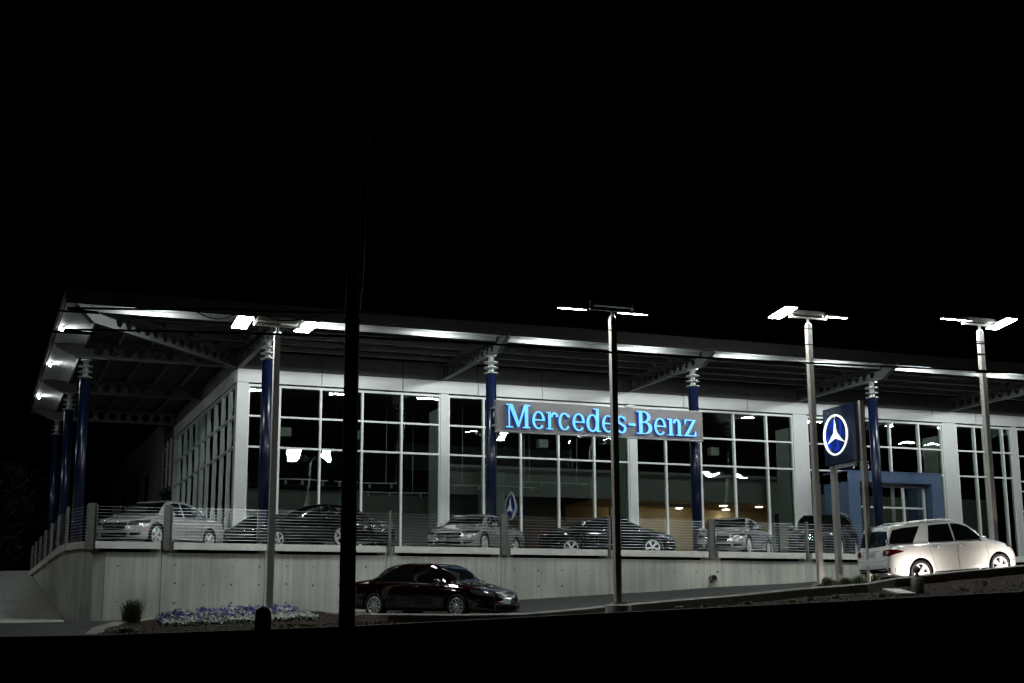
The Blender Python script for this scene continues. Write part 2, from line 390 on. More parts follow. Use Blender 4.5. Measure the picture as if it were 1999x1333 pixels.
# cap segments with a black strip under each as the slot's shade
rail_x = [3.2, 5.25, 8.13, 11.68, 15.3, 18.83, 22.47, 26.07, 28.35]
caps = [(3.32, 5.06), (5.42, 8.02), (8.26, 11.55), (11.83, 15.12), (15.48, 18.72), (18.95, 22.3), (22.66, 25.95), (26.2, 28.4), (28.5, 34), (34.1, 40)]
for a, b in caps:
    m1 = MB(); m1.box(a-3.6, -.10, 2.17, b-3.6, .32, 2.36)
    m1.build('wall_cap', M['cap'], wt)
    box('slot_shade_strip', M['black'], (a+.12-3.6, -.012, 2.085), (b-.25-3.6, 0.05, 2.165), wt)
capc = [(3.3,39.93),(3.0,40.15),(2.78,40.55),(2.64,41.2),(2.56,42.4),(2.54,44),(2.54,49),(2.54,55),(2.54,62)]
mb = MB()
for i, (x, y) in enumerate(capc):
    a = Vector(capc[max(0, i-1)]); b = Vector(capc[min(len(capc)-1, i+1)]); d = (b-a).normalized(); nrm = Vector((d.y, -d.x)); q = Vector((x, y))+nrm*0.38
    mb.v += [(x-3.6, y-YW, 2.17), (x-3.6, y-YW, 2.36), (q.x-3.6, q.y-YW, 2.36), (q.x-3.6, q.y-YW, 2.17)]
n = len(capc)-1
for k in range(n):
    for q in range(4): mb.f.append([k*4+q, k*4+4+q, k*4+4+(q+1) % 4, k*4+(q+1) % 4]); mb.mi.append(0)
mb.f += [[0, 1, 2, 3], [n*4+3, n*4+2, n*4+1, n*4]]; mb.mi += [0, 0]
mb.build('wall_cap', M['cap'], wt)

# ================================================================== CABLE RAILING
rt = thing('cable_railing', 'steel cable railing along the edge of the display terrace', 'railing', (3.2, YW, 2.36))
def post(x, y, w, dpt, rz=0, z0=2.14):
    mb = MB(); h = 3.40-z0
    w2 = w*0.82
    mb.add([(-w/2, -dpt/2, 0), (w/2, -dpt/2, 0), (w/2, dpt/2, 0), (-w/2, dpt/2, 0), (-w2/2, -dpt/2, h), (w2/2, -dpt/2, h), (w2/2, dpt/2, h), (-w2/2, dpt/2, h)],
           [(0,3,2,1),(4,5,6,7),(0,1,5,4),(1,2,6,5),(2,3,7,6),(3,0,4,7)])
    if w > 0.15:   # flanges of the built-up post
        for s in (-1, 1): mb.box(s*w/2-0.012, -dpt/2-0.03, 0, s*w/2+0.012, dpt/2+0.03, h*0.97)
    o = mb.build('post', M['post'], rt); o.location = (x-3.2, y-YW, z0-2.36); o.rotation_euler = (0, 0, rz); return o
for i, x in enumerate(rail_x[:8]): post(x, YW-0.02, (0.26, .2, .07, .06, .2, .06, .2, .07)[i], 0.09)
yy = [41.6, 44.8, 48.3, 51.8, 55.2, 58.6, 61.5]
for y in yy: post(2.62 if y > 42 else 2.66, y, 0.09, 0.26)
for k in range(11):
    z = 2.45+k*0.0865
    c = [(3.2, YW-.02), (5.25, YW-.02)]+[(x, YW-.02) for x in rail_x[2:8]]+[(28.3, YW-.02)]
    MB().tube([(x-3.2, y-YW, z-2.36) for x, y in c], 0.0042, 5).build('cable', M['cable'], rt)
    c = [(3.2, YW-.02), (2.66, 41.6), (2.62, 44.8), (2.62, 61.5)]
    MB().tube([(x-3.2, y-YW, z-2.36) for x, y in c], 0.0042, 5).build('cable', M['cable'], rt)

# ================================================================== SHOWROOM BUILDING
bt = thing('showroom_building', 'two storey glass fronted car showroom with silver cladding', 'building', (8.87, YF, DECK))
O = (8.87, YF, DECK)
def bb(name, mt, a, b, parent=None): return box(name, mt, W(O, a), W(O, b), bt if parent is None else parent)
HEAD, T1, T2 = 8.78, 7.61, 6.48
pil = [(8.87, 9.28), (16.68, 17.0), (24.7, 25.0), (32.42, 33.12), (40.12, 40.88), (43.96, 44.25)]
for i, (a, b) in enumerate(pil):
    if i == 0: bb('corner_column', M['panel'], (a, YF-.02, DECK), (b, YF+.42, HEAD+.05))
    else: bb('pilaster', M['panel'], (a, YF-.03, DECK), (b, YF+.25, HEAD+.05))
    if 0 < i < 5: bb('window_jamb', M['jamb'], (a-0.02, YF+.36, DECK), (b-.12, YF+1.35, HEAD-.5))
mull = {0: [10.46, 12.0, 13.6, 15.14], 1: [18.45, 20.0, 21.6, 23.15], 2: [26.36, 27.97, 29.55, 31.13], 3: [34.3, 35.85, 37.35, 38.87], 4: [41.9, 42.45, 43.45], 5: [45.8, 47.4, 49, 50.6]}
pm = {}
def pane_obj(a, b, z0, z1):
    key = (round(b-a, 2), round(z1-z0, 2))
    if key not in pm:
        pm[key] = MB().box(-key[0]/2, -.006, -key[1]/2, key[0]/2, .006, key[1]/2).mesh('glass_pane', M['glass'])
    return obj('glass_pane', pm[key], bt, ((a+b)/2-O[0], .06, (z0+z1)/2-O[2]), rot=(random.uniform(-.002, .002), 0, random.uniform(-.002, .002)))
bays = [(pil[i][1], pil[i+1][0]) for i in range(5)]+[(44.25, 52.0)]
for i, (a, b) in enumerate(bays):
    ms = mull[i]; ed = [a]+ms+[b]
    tr = [DECK+.05, T2, T1, HEAD-.04] if i < 5 else [DECK+.05, 3.9, 5.0, 5.9, 6.35, 7.5, HEAD-.04]
    for x in ms: bb('mullion', M['alu'], (x-.038, YF-.02, DECK), (x+.038, YF+.14, HEAD-.08))
    for x, s in ((a, 1), (b, -1)): bb('mullion', M['alu'], (x+s*.008, YF+.0, DECK), (x+s*.062, YF+.13, HEAD-.08))
    bb('window_head', M['alu'], (a+.002, YF-.015, HEAD-.08), (b-.002, YF+.13, HEAD))
    bb('sill', M['alu'], (a+.002, YF-.015, DECK), (b-.002, YF+.13, DECK+.07))
    for z in tr[1:-1]: bb('transom', M['alu'], (a+.06, YF-.012, z-.033), (b-.06, YF+.125, z+.033))
    for k in range(len(ed)-1):
        for q in range(len(tr)-1):
            if i == 3 and tr[q+1] <= T2 and ed[k] > 33.4 and ed[k+1] < 38.9: continue
            pane_obj(ed[k]+.03, ed[k+1]-.03, tr[q]+.02, tr[q+1]-.02)
# header cladding: lower bright row and recessed upper row, split in panels
px = [8.85, 12.0, 15.15, 18.2, 20.9, 24.0, 27.2, 30.2, 33.6, 36.6, 39.6, 42.0, 45, 48, 52.2]
for i in range(len(px)-1):
    bb('cladding_panel', M['panel'], (px[i]+.012, YF-.06, 8.84), (px[i+1]-.012, YF+.2, 9.32))
    bb('cladding_panel', M['upper'], (px[i]+.012, YF-.01, 9.345), (px[i+1]-.012, YF+.2, 10.02))
bb('backing', M['black'], (8.87, YF+.2, 8.8), (52.2, YF+.4, 10.0))
# side elevation (faces left)
XS = 8.87
sy = [51.93, 53.48, 55.13, 56.87, 59.91, 61.63, 63.28, 65.01]
spm = {}
for y in sy: bb('mullion', M['alu'], (XS-.03, y-.038, DECK), (XS+.12, y+.038, HEAD-.08))
bb('pilaster', M['panel'], (XS-.04, 58.3, DECK), (XS+.2, 58.72, HEAD+.03))
bb('pilaster', M['panel'], (XS-.04, 66.2, DECK), (XS+.2, 66.6, HEAD+.03))
for z in (T1, T2, HEAD-.04): bb('transom', M['alu'], (XS-.02, YF+.43, z-.035), (XS+.11, 66.19, z+.035))
ed = [YF+.45]+sy[:4]+[58.3, 58.72]+sy[4:]+[66.2]
for k in range(len(ed)-1):
    if abs(ed[k]-58.3) < .01: continue
    for q, (z0, z1) in enumerate(((DECK, T2), (T2, T1), (T1, HEAD-.05))):
        key = (round(ed[k+1]-ed[k]-.06, 2), q)
        if key not in spm: spm[key] = MB().box(-.006, -key[0]/2, -(z1-z0)/2+.03, .006, key[0]/2, (z1-z0)/2-.03).mesh('glass_pane', M['sideglass'])
        obj('glass_pane', spm[key], bt, (.05, (ed[k]+ed[k+1])/2-O[1], (z0+z1)/2-O[2]))
for a, b in ((YF+.2, 54.4), (54.42, 58.5), (58.52, 62.5), (62.52, 66.6)):
    bb('cladding_panel', M['panel'], (XS-.05, a+.01, 8.84), (XS+.15, b-.01, 9.32))
    bb('cladding_panel', M['upper'], (XS, a+.01, 9.345), (XS+.15, b-.01, 10.02))
# projecting upstairs window box past the glass, then the rough concrete rear wing
bb('upper_box', M['upper'], (XS-.15, 67.0, 6.35), (XS+.3, 70.2, 6.6)); bb('upper_box', M['upper'], (XS-.02, 67.0, 6.6), (XS+.3, 70.2, 9.6))
for y in (67.3, 68.6, 70.0): bb('mullion', M['alu'], (XS-.1, y-.035, 6.6), (XS-.02, y+.035, 8.9))
for z in (7.6, 8.6): bb('transom', M['alu'], (XS-.09, 67.35, z-.03), (XS-.025, 69.95, z+.03))
rear = MB(); rear.box(0, 0, 0, 22, 25, 8.0)
ro = rear.build('rear_wing', M['roughwall'], bt); ro.location = W(O, (XS, 70.25, 2.2))
for (y0, y1, z0, z1) in ((75.9, 77.6, 6.6, 8.0), (80.6, 82.4, 6.65, 8.2), (87.2, 89.4, 2.6, 8.0)):
    bb('rear_window', M['carglass'], (XS-.012, y0, z0), (XS+.1, y1, z1))
    bb('rear_window_frame', M['steel'], (XS-.03, y0-.08, z0-.08), (XS-.002, y0, z1+.08))
    bb('rear_window_frame', M['steel'], (XS-.03, y0, z1), (XS-.002, y1, z1+.08))
# blue entrance portal
def pb(n, a, b, mt='portal'): return bb(n, M[mt], a, b)
PF = 48.6
pb('portal_side', (33.8, PF+.002, DECK), (34.32, YF-.04, 6.25)); pb('portal_side', (38.0, PF+.002, DECK), (38.5, YF-.04, 6.25))
pb('portal_beam', (33.8, PF, 5.85), (38.5, YF-.04, 6.252)); pb('portal_coping', (33.76, PF-.03, 6.254), (38.54, YF-.04, 6.31))
pb('portal_leg', (33.8, PF-.02, DECK), (34.36, PF+.3, 5.848)); pb('portal_leg', (37.96, PF-.02, DECK), (38.5, PF+.3, 5.848))
for x in (34.39, 35.72, 36.85, 37.9): bb('mullion', M['alu'], (x-.035, PF+.42, DECK), (x+.035, PF+.55, 5.7))
bb('portal_frame', M['steel'], (34.36, PF+.4, 5.7), (37.94, PF+.56, 5.82))
for z in (4.85, 3.2): bb('transom', M['alu'], (34.43, PF+.43, z-.03), (37.86, PF+.54, z+.03))
for a, b in ((34.43, 35.68), (35.76, 36.81), (36.89, 37.86)):
    for z0, z1 in ((DECK+.05, 3.15), (3.25, 4.8), (4.9, 5.68)): pane_g = bb('glass_pane', M['glass'], (a, PF+.47, z0), (b, PF+.48, z1))
# street number on the glass above the portal
def digit(strokes, x, z, s=.3):
    mb = MB()
    for st in strokes:
        st2 = []
        for p in st: st2.append((p[0]*s*.55, 0, p[1]*s))
        mb.tube(st2, s*.075, 6)
    o = mb.build('numeral', M['alu'], bt); o.location = W(O, (x, YF-.05, z))
arc = lambda cx, cz, rx, rz, a0, a1, n=10: [(cx+rx*math.cos(R_(lerp(a0, a1, i/n))), cz+rz*math.sin(R_(lerp(a0, a1, i/n)))) for i in range(n+1)]
digit([[(.95, 1), (.25, 1), (.15, .56)]+arc(.5, .33, .48, .33, 125, -160)], 35.96, 6.62)
digit([[(.05, 1), (.95, 1), (.35, 0)]], 35.72, 6.62)
digit([arc(.5, .68, .42, .32, 0, 360), arc(.5, .68, .42, .32, 0, -10)+[(.85, .35), (.45, 0)]], 35.26, 6.62)

# interior shell
bb('floor', M['tile'], (9.1, YF+.2, DECK-.05), (52, 69.5, DECK+.02))
bb('ceiling', M['ceil'], (9.1, YF+.42, 9.2), (52, 69.9, 9.3))
bb('inner_wall', M['whitepaint'], (9.1, 66, DECK), (29.5, 66.2, 6.5)); bb('inner_wall', M['tealdark'], (9.1, 65.96, DECK+.03), (18.5, 65.99, 4.4))
bb('inner_wall', M['ceil'], (9.1, 66.0, 6.52), (52, 66.2, 9.2))
bb('bulkhead', M['whitepaint'], (20.5, 61.2, 6.05), (40.5, 61.5, 7.45)); bb('bulkhead', M['ceil'], (20.5, 61.25, 7.46), (40.5, 61.5, 9.2))
bb('dropped_ceiling', M['tan'], (28.5, 61.51, 6.07), (40.4, 65.95, 6.15))
bb('tan_partition', M['tan'], (28.5, 65.7, DECK+.03), (40.4, 65.9, 6.06)); bb('walnut_panel', M['walnut'], (36.6, 65.5, DECK+.03), (38.7, 65.68, 5.4))
bb('walnut_panel', M['walnut'], (24.2, 62.6, DECK+.03), (29.4, 62.75, 5.0))
bb('tan_partition', M['tan'], (30.3, 64.2, DECK+.03), (34.9, 64.35, 5.95))
bb('soffit_strip', M['walnut'], (29.5, 60.9, 5.75), (34.0, 61.18, 5.9))
bb('teal_partition', M['tealdark'], (37.7, 60.4, DECK+.03), (40.4, 60.6, 5.5)); bb('inner_wall', M['whitepaint'], (37.4, 60.62, DECK+.03), (40.5, 60.8, 7.1))
bb('inner_wall', M['whitepaint'], (41, 62, DECK+.03), (52, 62.2, 6.7))
for x, y in ((21.9, 60.2), (22.9, 60.8), (11.6, 64.5)): bb('inner_column', M['jamb'], (x, y, DECK+.02), (x+.4, y+.4, 7.1))
for x in (31.2, 33.6, 36.1, 38.2): bb('downlight', M['downlight'], (x, 63.0, 6.05), (x+.28, 63.25, 6.065))
for x in (31.6, 34.6, 37.4): bb('downlight', M['downlight'], (x, 65.0, 6.05), (x+.28, 65.25, 6.065))
for x in (12.5, 20, 29, 38, 46): bb('fill_panel', M['indoor_fill'], (x, 51.0, 9.16), (x+2.4, 51.4, 9.195))  # fill panels added out of sight behind the header to brighten the hall
bb('fill_panel', M['indoor_fill'], (35.0, 49.6, 5.82), (37.3, 50.0, 5.845))  # another added fill panel, over the portal door
for x in (11.4, 14.2, 22.5, 30.8):       # ceiling projectors / speakers hanging in the showroom
    bb('speaker', M['jamb'], (x, 54.6, 7.5), (x+.42, 54.9, 7.85))
# hanging curved track lights
for ci, (x0, x1, y, z, s) in enumerate(((10.6, 13.2, 54.0, 5.7, -.3), (13.6, 16.2, 54.5, 5.75, .25), (14.6, 18.5, 57.5, 5.7, .4), (18.6, 22.8, 55.5, 5.85, -.35), (22.2, 25.6, 56.5, 6.2, -.2))):
    tl = thing('track_light', ['curved ceiling track light behind the leftmost front window bay', 'curved track light near the first pilaster inside the glass', 'long curved track light deep inside behind the first pilaster',
          'curved track light hanging behind the first blue column right of the utility pole', 'curved track light below the left half of the lettered sign'][ci], 'track light', ((x0+x1)/2, y, z), 0, 'track lights hanging in the showroom')
    cx = (x0+x1)/2; pts = [(lerp(x0, x1, k/12)-cx, s*math.sin(PI*k/12), 0) for k in range(13)]
    MB().tube(pts, .022, 5).build('track', M['alu'], tl)
    for k in (2, 10): MB().tube([pts[k], (pts[k][0], pts[k][1], 9.2-z)], .008, 4).build('hanger', M['alu'], tl)
    for k in (1, 4, 7, 11): MB().lathe([(.001, -.03), (.03, -.03), (.06, -.2), (.05, -.2), (.001, -.12)], pts[k], 10).build('spot_head', M['jamb'], tl, smooth=True)
def chair(x, y, rz, lab):
    t = thing('chair', lab, 'chair', (x, y, DECK+.02), rz, 'chairs inside the showroom')
    MB().box(-.25, -.25, .42, .25, .25, .47).build('seat', M['chair'], t)
    MB().box(-.25, .21, .5, .25, .25, .88).build('backrest', M['chair'], t)
    for sx in (-1, 1):
        for s2 in (-1, 1): MB().tube([(sx*.22, s2*.22, 0), (sx*.22, s2*.22, .42 if s2 < 0 else .86)], .018, 6).build('leg', M['chair'], t)
        MB().tube([(sx*.27, -.22, .42), (sx*.27, -.22, .66), (sx*.27, .22, .66)], .018, 6).build('armrest', M['chair'], t)
chair(16.3, 53.2, .5, 'yellow armchair inside the glass left of the silver four door coupe')
chair(26.7, 53.0, -.4, 'yellow armchair inside the glass left of the silver convertible')

def desk(x, y, rz, lab):
    t = thing('desk', lab, 'desk', (x, y, DECK+.02), rz, 'desks inside the showroom')
    MB().box(-.8, -.35, .71, .8, .35, .75).build('desk_top', M['walnut'], t)
    for sx in (-1, 1): MB().box(sx*.75-.02, -.3, 0, sx*.75+.02, .3, .71).build('leg', M['alu'], t)
    MB().box(-.25, .05, .80, .25, .08, 1.12).build('monitor', M['black'], t); MB().box(-.03, .03, .75, .03, .09, .80).build('monitor_stand', M['black'], t)
desk(32.6, 61.8, .1, 'desk under the warm ceiling behind the silver convertible'); desk(36.9, 62.3, -.1, 'desk in front of the walnut panel in the warm office')
# ================================================================== CANOPY
ct = thing('canopy', 'broad steel roof canopy on perforated beams round the showroom front', 'canopy', (8.87, YF, 9.3))
OC = (8.87, YF, 9.3)
def cb(name, mt, a, b): return box(name, mt, W(OC, a), W(OC, b), ct)
YE, XE = 43.25, 2.35       # outer edges
def cell_beam(p0, p1, zbot, ztop, solid_end=1.1, pitch=.5, r=.165, taper=True, holes=True):
    """perforated beam from the wall (p0) to the canopy edge (p1)"""
    p0 = Vector(p0); p1 = Vector(p1); L = (p1-p0).length; d = (p1-p0)/L; nrm = Vector((-d.y, d.x))
    mb = MB(); tw = .012
    zc = (zbot+ztop)/2; hh = (ztop-zbot)/2
    nc = int((L-solid_end-.1)/pitch); s0 = .1
    def P3(s, z, o): q = p0+d*s+nrm*o; return (q.x-OC[0], q.y-OC[1], z-OC[2])
    def rect(sa, sb, za, zb2, zc2, zd2):
        v = [P3(sa, za, -tw), P3(sb, zb2, -tw), P3(sb, zc2, -tw), P3(sa, zd2, -tw), P3(sa, za, tw), P3(sb, zb2, tw), P3(sb, zc2, tw), P3(sa, zd2, tw)]
        mb.add(v, [(0,3,2,1),(4,5,6,7),(0,1,5,4),(1,2,6,5),(2,3,7,6),(3,0,4,7)])
    rect(0, s0, zbot, zbot, ztop, ztop)
    for k in range(nc):
        sc = s0+(k+.5)*pitch; n = 16; base = len(mb.v)
        for side in (-tw, tw):
            for i in range(n):
                t = 2*PI*i/n+PI/4*0; c, s_ = math.cos(t), math.sin(t)
                mb.v.append(P3(sc+r*c, zc+r*s_, side))
            for i in range(n):
                t = 2*PI*i/n; c, s_ = math.cos(t), math.sin(t); q = max(abs(c), abs(s_))
                mb.v.append(P3(sc+pitch/2*c/q, zc+hh*s_/q, side))
        for sd in (0, 1):
            b0 = base+sd*2*n
            for i in range(n): mb.f.append([b0+i, b0+(i+1) % n, b0+n+(i+1) % n, b0+n+i]); mb.mi.append(0)
        for i in range(n): mb.f.append([base+i, base+(i+1) % n, base+2*n+(i+1) % n, base+2*n+i]); mb.mi.append(0)
    s1 = s0+nc*pitch
    zt = lerp(zbot, ztop, .72) if taper else zbot
    sm = L-.75 if taper else L
    if sm > s1: rect(s1, sm, zbot, zbot, ztop, ztop)
    else: sm = s1
    if taper: rect(sm, L, zbot, zt, ztop, ztop)
    mb.build('beam_web', M['web'], ct)
    def flange(pts, w, nm):
        m2 = MB()
        for (s, z) in pts:
            for o, dz in ((-w, 0), (w, 0), (w, .022), (-w, .022)): m2.v.append(P3(s, z+dz, o))
        for i in range(len(pts)-1):
            for q in range(4): m2.f.append([i*4+q, i*4+4+q, i*4+4+(q+1) % 4, i*4+(q+1) % 4]); m2.mi.append(0)
        n = len(pts)-1; m2.f += [[0, 1, 2, 3], [n*4+3, n*4+2, n*4+1, n*4]]; m2.mi += [0, 0]
        m2.build(nm, M['steel'], ct)
    flange([(0, zbot-.024), (sm, zbot-.024)]+([(L, zt-.024)] if taper else []), .09, 'beam_flange')
    flange([(0, ztop+.002), (L, ztop+.002)], .09, 'beam_flange')
    return
front_x = [8.9, 16.75, 24.72, 32.62, 40.55, 48.4]
for x in front_x: cell_beam((x+.01, YF-.1), (x+.01, YE+.15), 9.36, 9.86)
for y in (YF, 58.3, 66.2): cell_beam((8.8, y), (XE+.15, y), 9.38, 9.88)
cell_beam((8.72, YF-.15), (XE+.35, YE+.35), 9.36, 9.88, solid_end=1.4)
# purlins
pur = MB(); 
def purlin(a, b):
    a = Vector(a); b = Vector(b); d = (b-a).normalized(); n_ = Vector((-d.y, d.x, 0))
    c = (a+b)/2; L = (b-a).length; mb = MB()
    mb.box(-L/2, -.012, -.1, L/2, .012, .08); mb.box(-L/2, -.05, -.112, L/2, .05, -.1)
    o = mb.build('purlin', M['steel'], ct); o.location = W(OC, c); o.rotation_euler = (0, 0, math.atan2(d.y, d.x))
for y in (44.35, 45.6, 46.8, 48.0, 49.2):
    for i in range(5): purlin((front_x[i]+.1, y, 9.97), (front_x[i+1]-.1, y, 9.97))
    xs0 = XE+(y-YE)*(8.87-XE)/(YF-YE)+.2
    if xs0 < 8.5: purlin((xs0, y, 9.97), (8.8, y, 9.97))
for x in (3.5, 4.6, 5.7, 6.8, 7.9):
    ys0 = YE+(x-XE)*(YF-YE)/(8.87-XE)+.2
    if ys0 < 50: purlin((x, ys0, 9.97), (x, YF-.1, 9.97))
    purlin((x, YF+.1, 9.97), (x, 58.2, 9.97)); purlin((x, 58.4, 9.97), (x, 66.1, 9.97)); 
    purlin((x, 66.3, 9.97), (x, 67.6, 9.97))
# corrugated deck sheets
def corrugated(x0, x1, y0, y1, along_y, z, pitch=.19):
    mb = MB(); L = (x1-x0) if along_y else (y1-y0); n = int(L/pitch)
    for i in range(n+1):
        for k, (f, dz) in enumerate(((0, 0), (.3, 0), (.4, .05), (.9, .05))):
            s = (i+f)*pitch
            if s > L: s = L
            if along_y: mb.v += [(x0+s-OC[0], y0-OC[1], z+dz-OC[2]), (x0+s-OC[0], y1-OC[1], z+dz-OC[2])]
            else: mb.v += [(x0-OC[0], y0+s-OC[1], z+dz-OC[2]), (x1-OC[0], y0+s-OC[1], z+dz-OC[2])]
    for i in range(len(mb.v)//2-1): mb.f.append([2*i, 2*i+1, 2*i+3, 2*i+2]); mb.mi.append(0)
    mb.build('roof_deck', M['deckmetal'], ct)
corrugated(8.87, 52.2, YE+.1, YF, True, 10.06)
corrugated(XE+.1, 8.86, YE+.1, 67.8, False, 10.06)
cb('roof_sheet', M['fascia'], (XE, YE, 10.13), (52.2, YF+.4, 10.16)); cb('roof_sheet', M['fascia'], (XE, YF+.41, 10.13), (8.88, 68, 10.16))
# fascia and lit soffit, one piece per bay
fx = [XE]+front_x[0:]+[52.2]
for i in range(len(fx)-1):
    a, b = fx[i]+.01, fx[i+1]-.01
    cb('fascia_panel', M['fascia'], (a, YE-.03, 9.80), (b, YE+.03, 10.13)); cb('fascia_lip', M['fascia'], (a, YE+.012, 9.712), (b, YE+.03, 9.799))
    if i == 0:
        mb = MB(); mb.prism([(a+.06, YE+.06), (b, YE+.06), (b, YE+.98), (a+.98, YE+.98)], 9.83, 9.85, fn=lambda x, y, z: W(OC, (x, y, z))); mb.build('soffit_panel', M['soffit'], ct)
    else: cb('soffit_panel', M['soffit'], (a+.09, YE+.04, 9.83), (b-.09, YE+.98, 9.85))
    cb('soffit_trim', M['steel'], (a+(.95 if i == 0 else .09), YE+.985, 9.70), (b-.09, YE+1.0, 9.90))
fy = [YE, YF, 58.3, 66.2, 67.9]
for i in range(len(fy)-1):
    a, b = fy[i]+.01, fy[i+1]-.01
    cb('fascia_panel', M['fascia'], (XE-.03, a, 9.82), (XE+.03, b, 10.13))
    # shallow curved reflector under the side eave
    mb = MB(); y0 = a+(.1); y1 = b-.09
    for k in range(9):
        t = k/8; x = XE+.05+t*1.0; z = 9.80+.05*math.sin(PI*t); ya = y0+(t*1.0 if i == 0 else 0)
        mb.v += [W(OC, (x, ya, z)), W(OC, (x, y1, z))]
    for k in range(8): mb.f.append([2*k, 2*k+1, 2*k+3, 2*k+2]); mb.mi.append(0)
    mb.build('soffit_panel', M['soffit'], ct, smooth=True)
    cb('soffit_trim', M['galv'], (XE+1.06, a+(1.1 if i == 0 else .09), 9.72), (XE+1.1, b-.09, 9.92))
# eave lamps: small lit capsules on brackets
def eave_lamp(x, y, alongx):
    mb = MB(); L = .42
    prof = [(.001, -L/2), (.02, -L/2+.02), (.028, -L/2+.08), (.028, L/2-.08), (.02, L/2-.02), (.001, L/2)]
    mb.lathe(prof, (0, 0, 0), 12, 'x' if alongx else 'y')
    o = mb.build('eave_lamp', M['edgelens'], ct, smooth=True); o.location = W(OC, (x, y, 9.735))
    b = MB(); 
    if alongx: b.box(-.24, -.05, .04, .24, .05, .09)
    else: b.box(-.05, -.24, .04, .05, .24, .09)
    b2 = b.build('lamp_bracket', M['polehead'], ct); b2.location = W(OC, (x, y, 9.735))
lx = [5.0]
for a in front_x[:-1]: lx += [a+1.75, a+5.6]
def eave_strip(x):      # long lens on the inner face of the eave, shining in under the canopy
    cb('lamp_bracket', M['polehead'], (x-.52, YE+.031, 9.715), (x+.52, YE+.07, 9.80))
    mb = MB(); mb.add([W(OC, (x-.5, YE+.075, 9.728)), W(OC, (x+.5, YE+.075, 9.728)), W(OC, (x+.5, YE+.085, 9.785)), W(OC, (x-.5, YE+.085, 9.785))], [(0, 3, 2, 1)])
    mb.build('eave_lamp', M['stripl'], ct)
M['stripl'] = mat('eave_strip_lens', (0.9, 0.9, 0.9), 0.4, emit=(0.92, 1.0, 0.98), es=500)
for x in lx: eave_strip(x)
for y in (47.6, 54.3, 62.3): eave_lamp(XE+.18, y, False)

# canopy columns
def column(x, y, lab):
    t = thing('canopy_column', lab, 'column', (x, y, DECK), 0, 'blue canopy columns')
    zz = lambda z: z-DECK
    MB().lathe([(.001, 0), (.3, 0), (.3, .04), (.2, .04)], (0, 0, 0), 24).build('base_plate', M['galv'], t)
    mb = MB()
    for k in range(8):
        a = 2*PI*k/8; mb.tube([(.15*math.cos(a), .15*math.sin(a), .03), (.15*math.cos(a), .15*math.sin(a), .36)], .035, 6)
    mb.build('base_fins', M['galv'], t)
    MB().lathe([(.001, .36), (.185, .36), (.185, zz(8.66)), (.001, zz(8.66))], (0, 0, 0), 32).build('shaft', M['blue'], t, smooth=True)
    for k in range(12): pass
    for z in (8.69, 8.88, 9.08): 
        MB().lathe([(.001, zz(z)), (.25, zz(z)), (.255, zz(z)+.012), (.25, zz(z)+.03), (.13, zz(z)+.05), (.001, zz(z)+.05)], (0, 0, 0), 32).build('collar_disc', M['galv'], t, smooth=True)
    MB().lathe([(.13, zz(8.74)), (.10, zz(8.8)), (.10, zz(9.33)), (.001, zz(9.33))], (0, 0, 0), 24).build('neck', M['galv'], t, smooth=True)
    MB().box(-.16, -.16, zz(9.312), .16, .16, zz(9.334)).build('head_plate', M['galv'], t)
labs = ['dark blue column behind the left lamp post, in front of the corner bay', 'dark blue column at the left end of the lettered sign', 'dark blue column at the right end of the lettered sign',
        'dark blue column in front of the light blue entrance portal', 'dark blue column cut by the right edge of the picture']
for x, l in zip(front_x[:5], labs): column(x, YC, l)
for y, l in zip((50.6, 58.4, 66.3), ['nearest of the three blue columns at the left end of the canopy', 'middle one of the three blue columns at the left end of the canopy', 'farthest of the three blue columns at the left end of the canopy']): column(3.55, y, l)

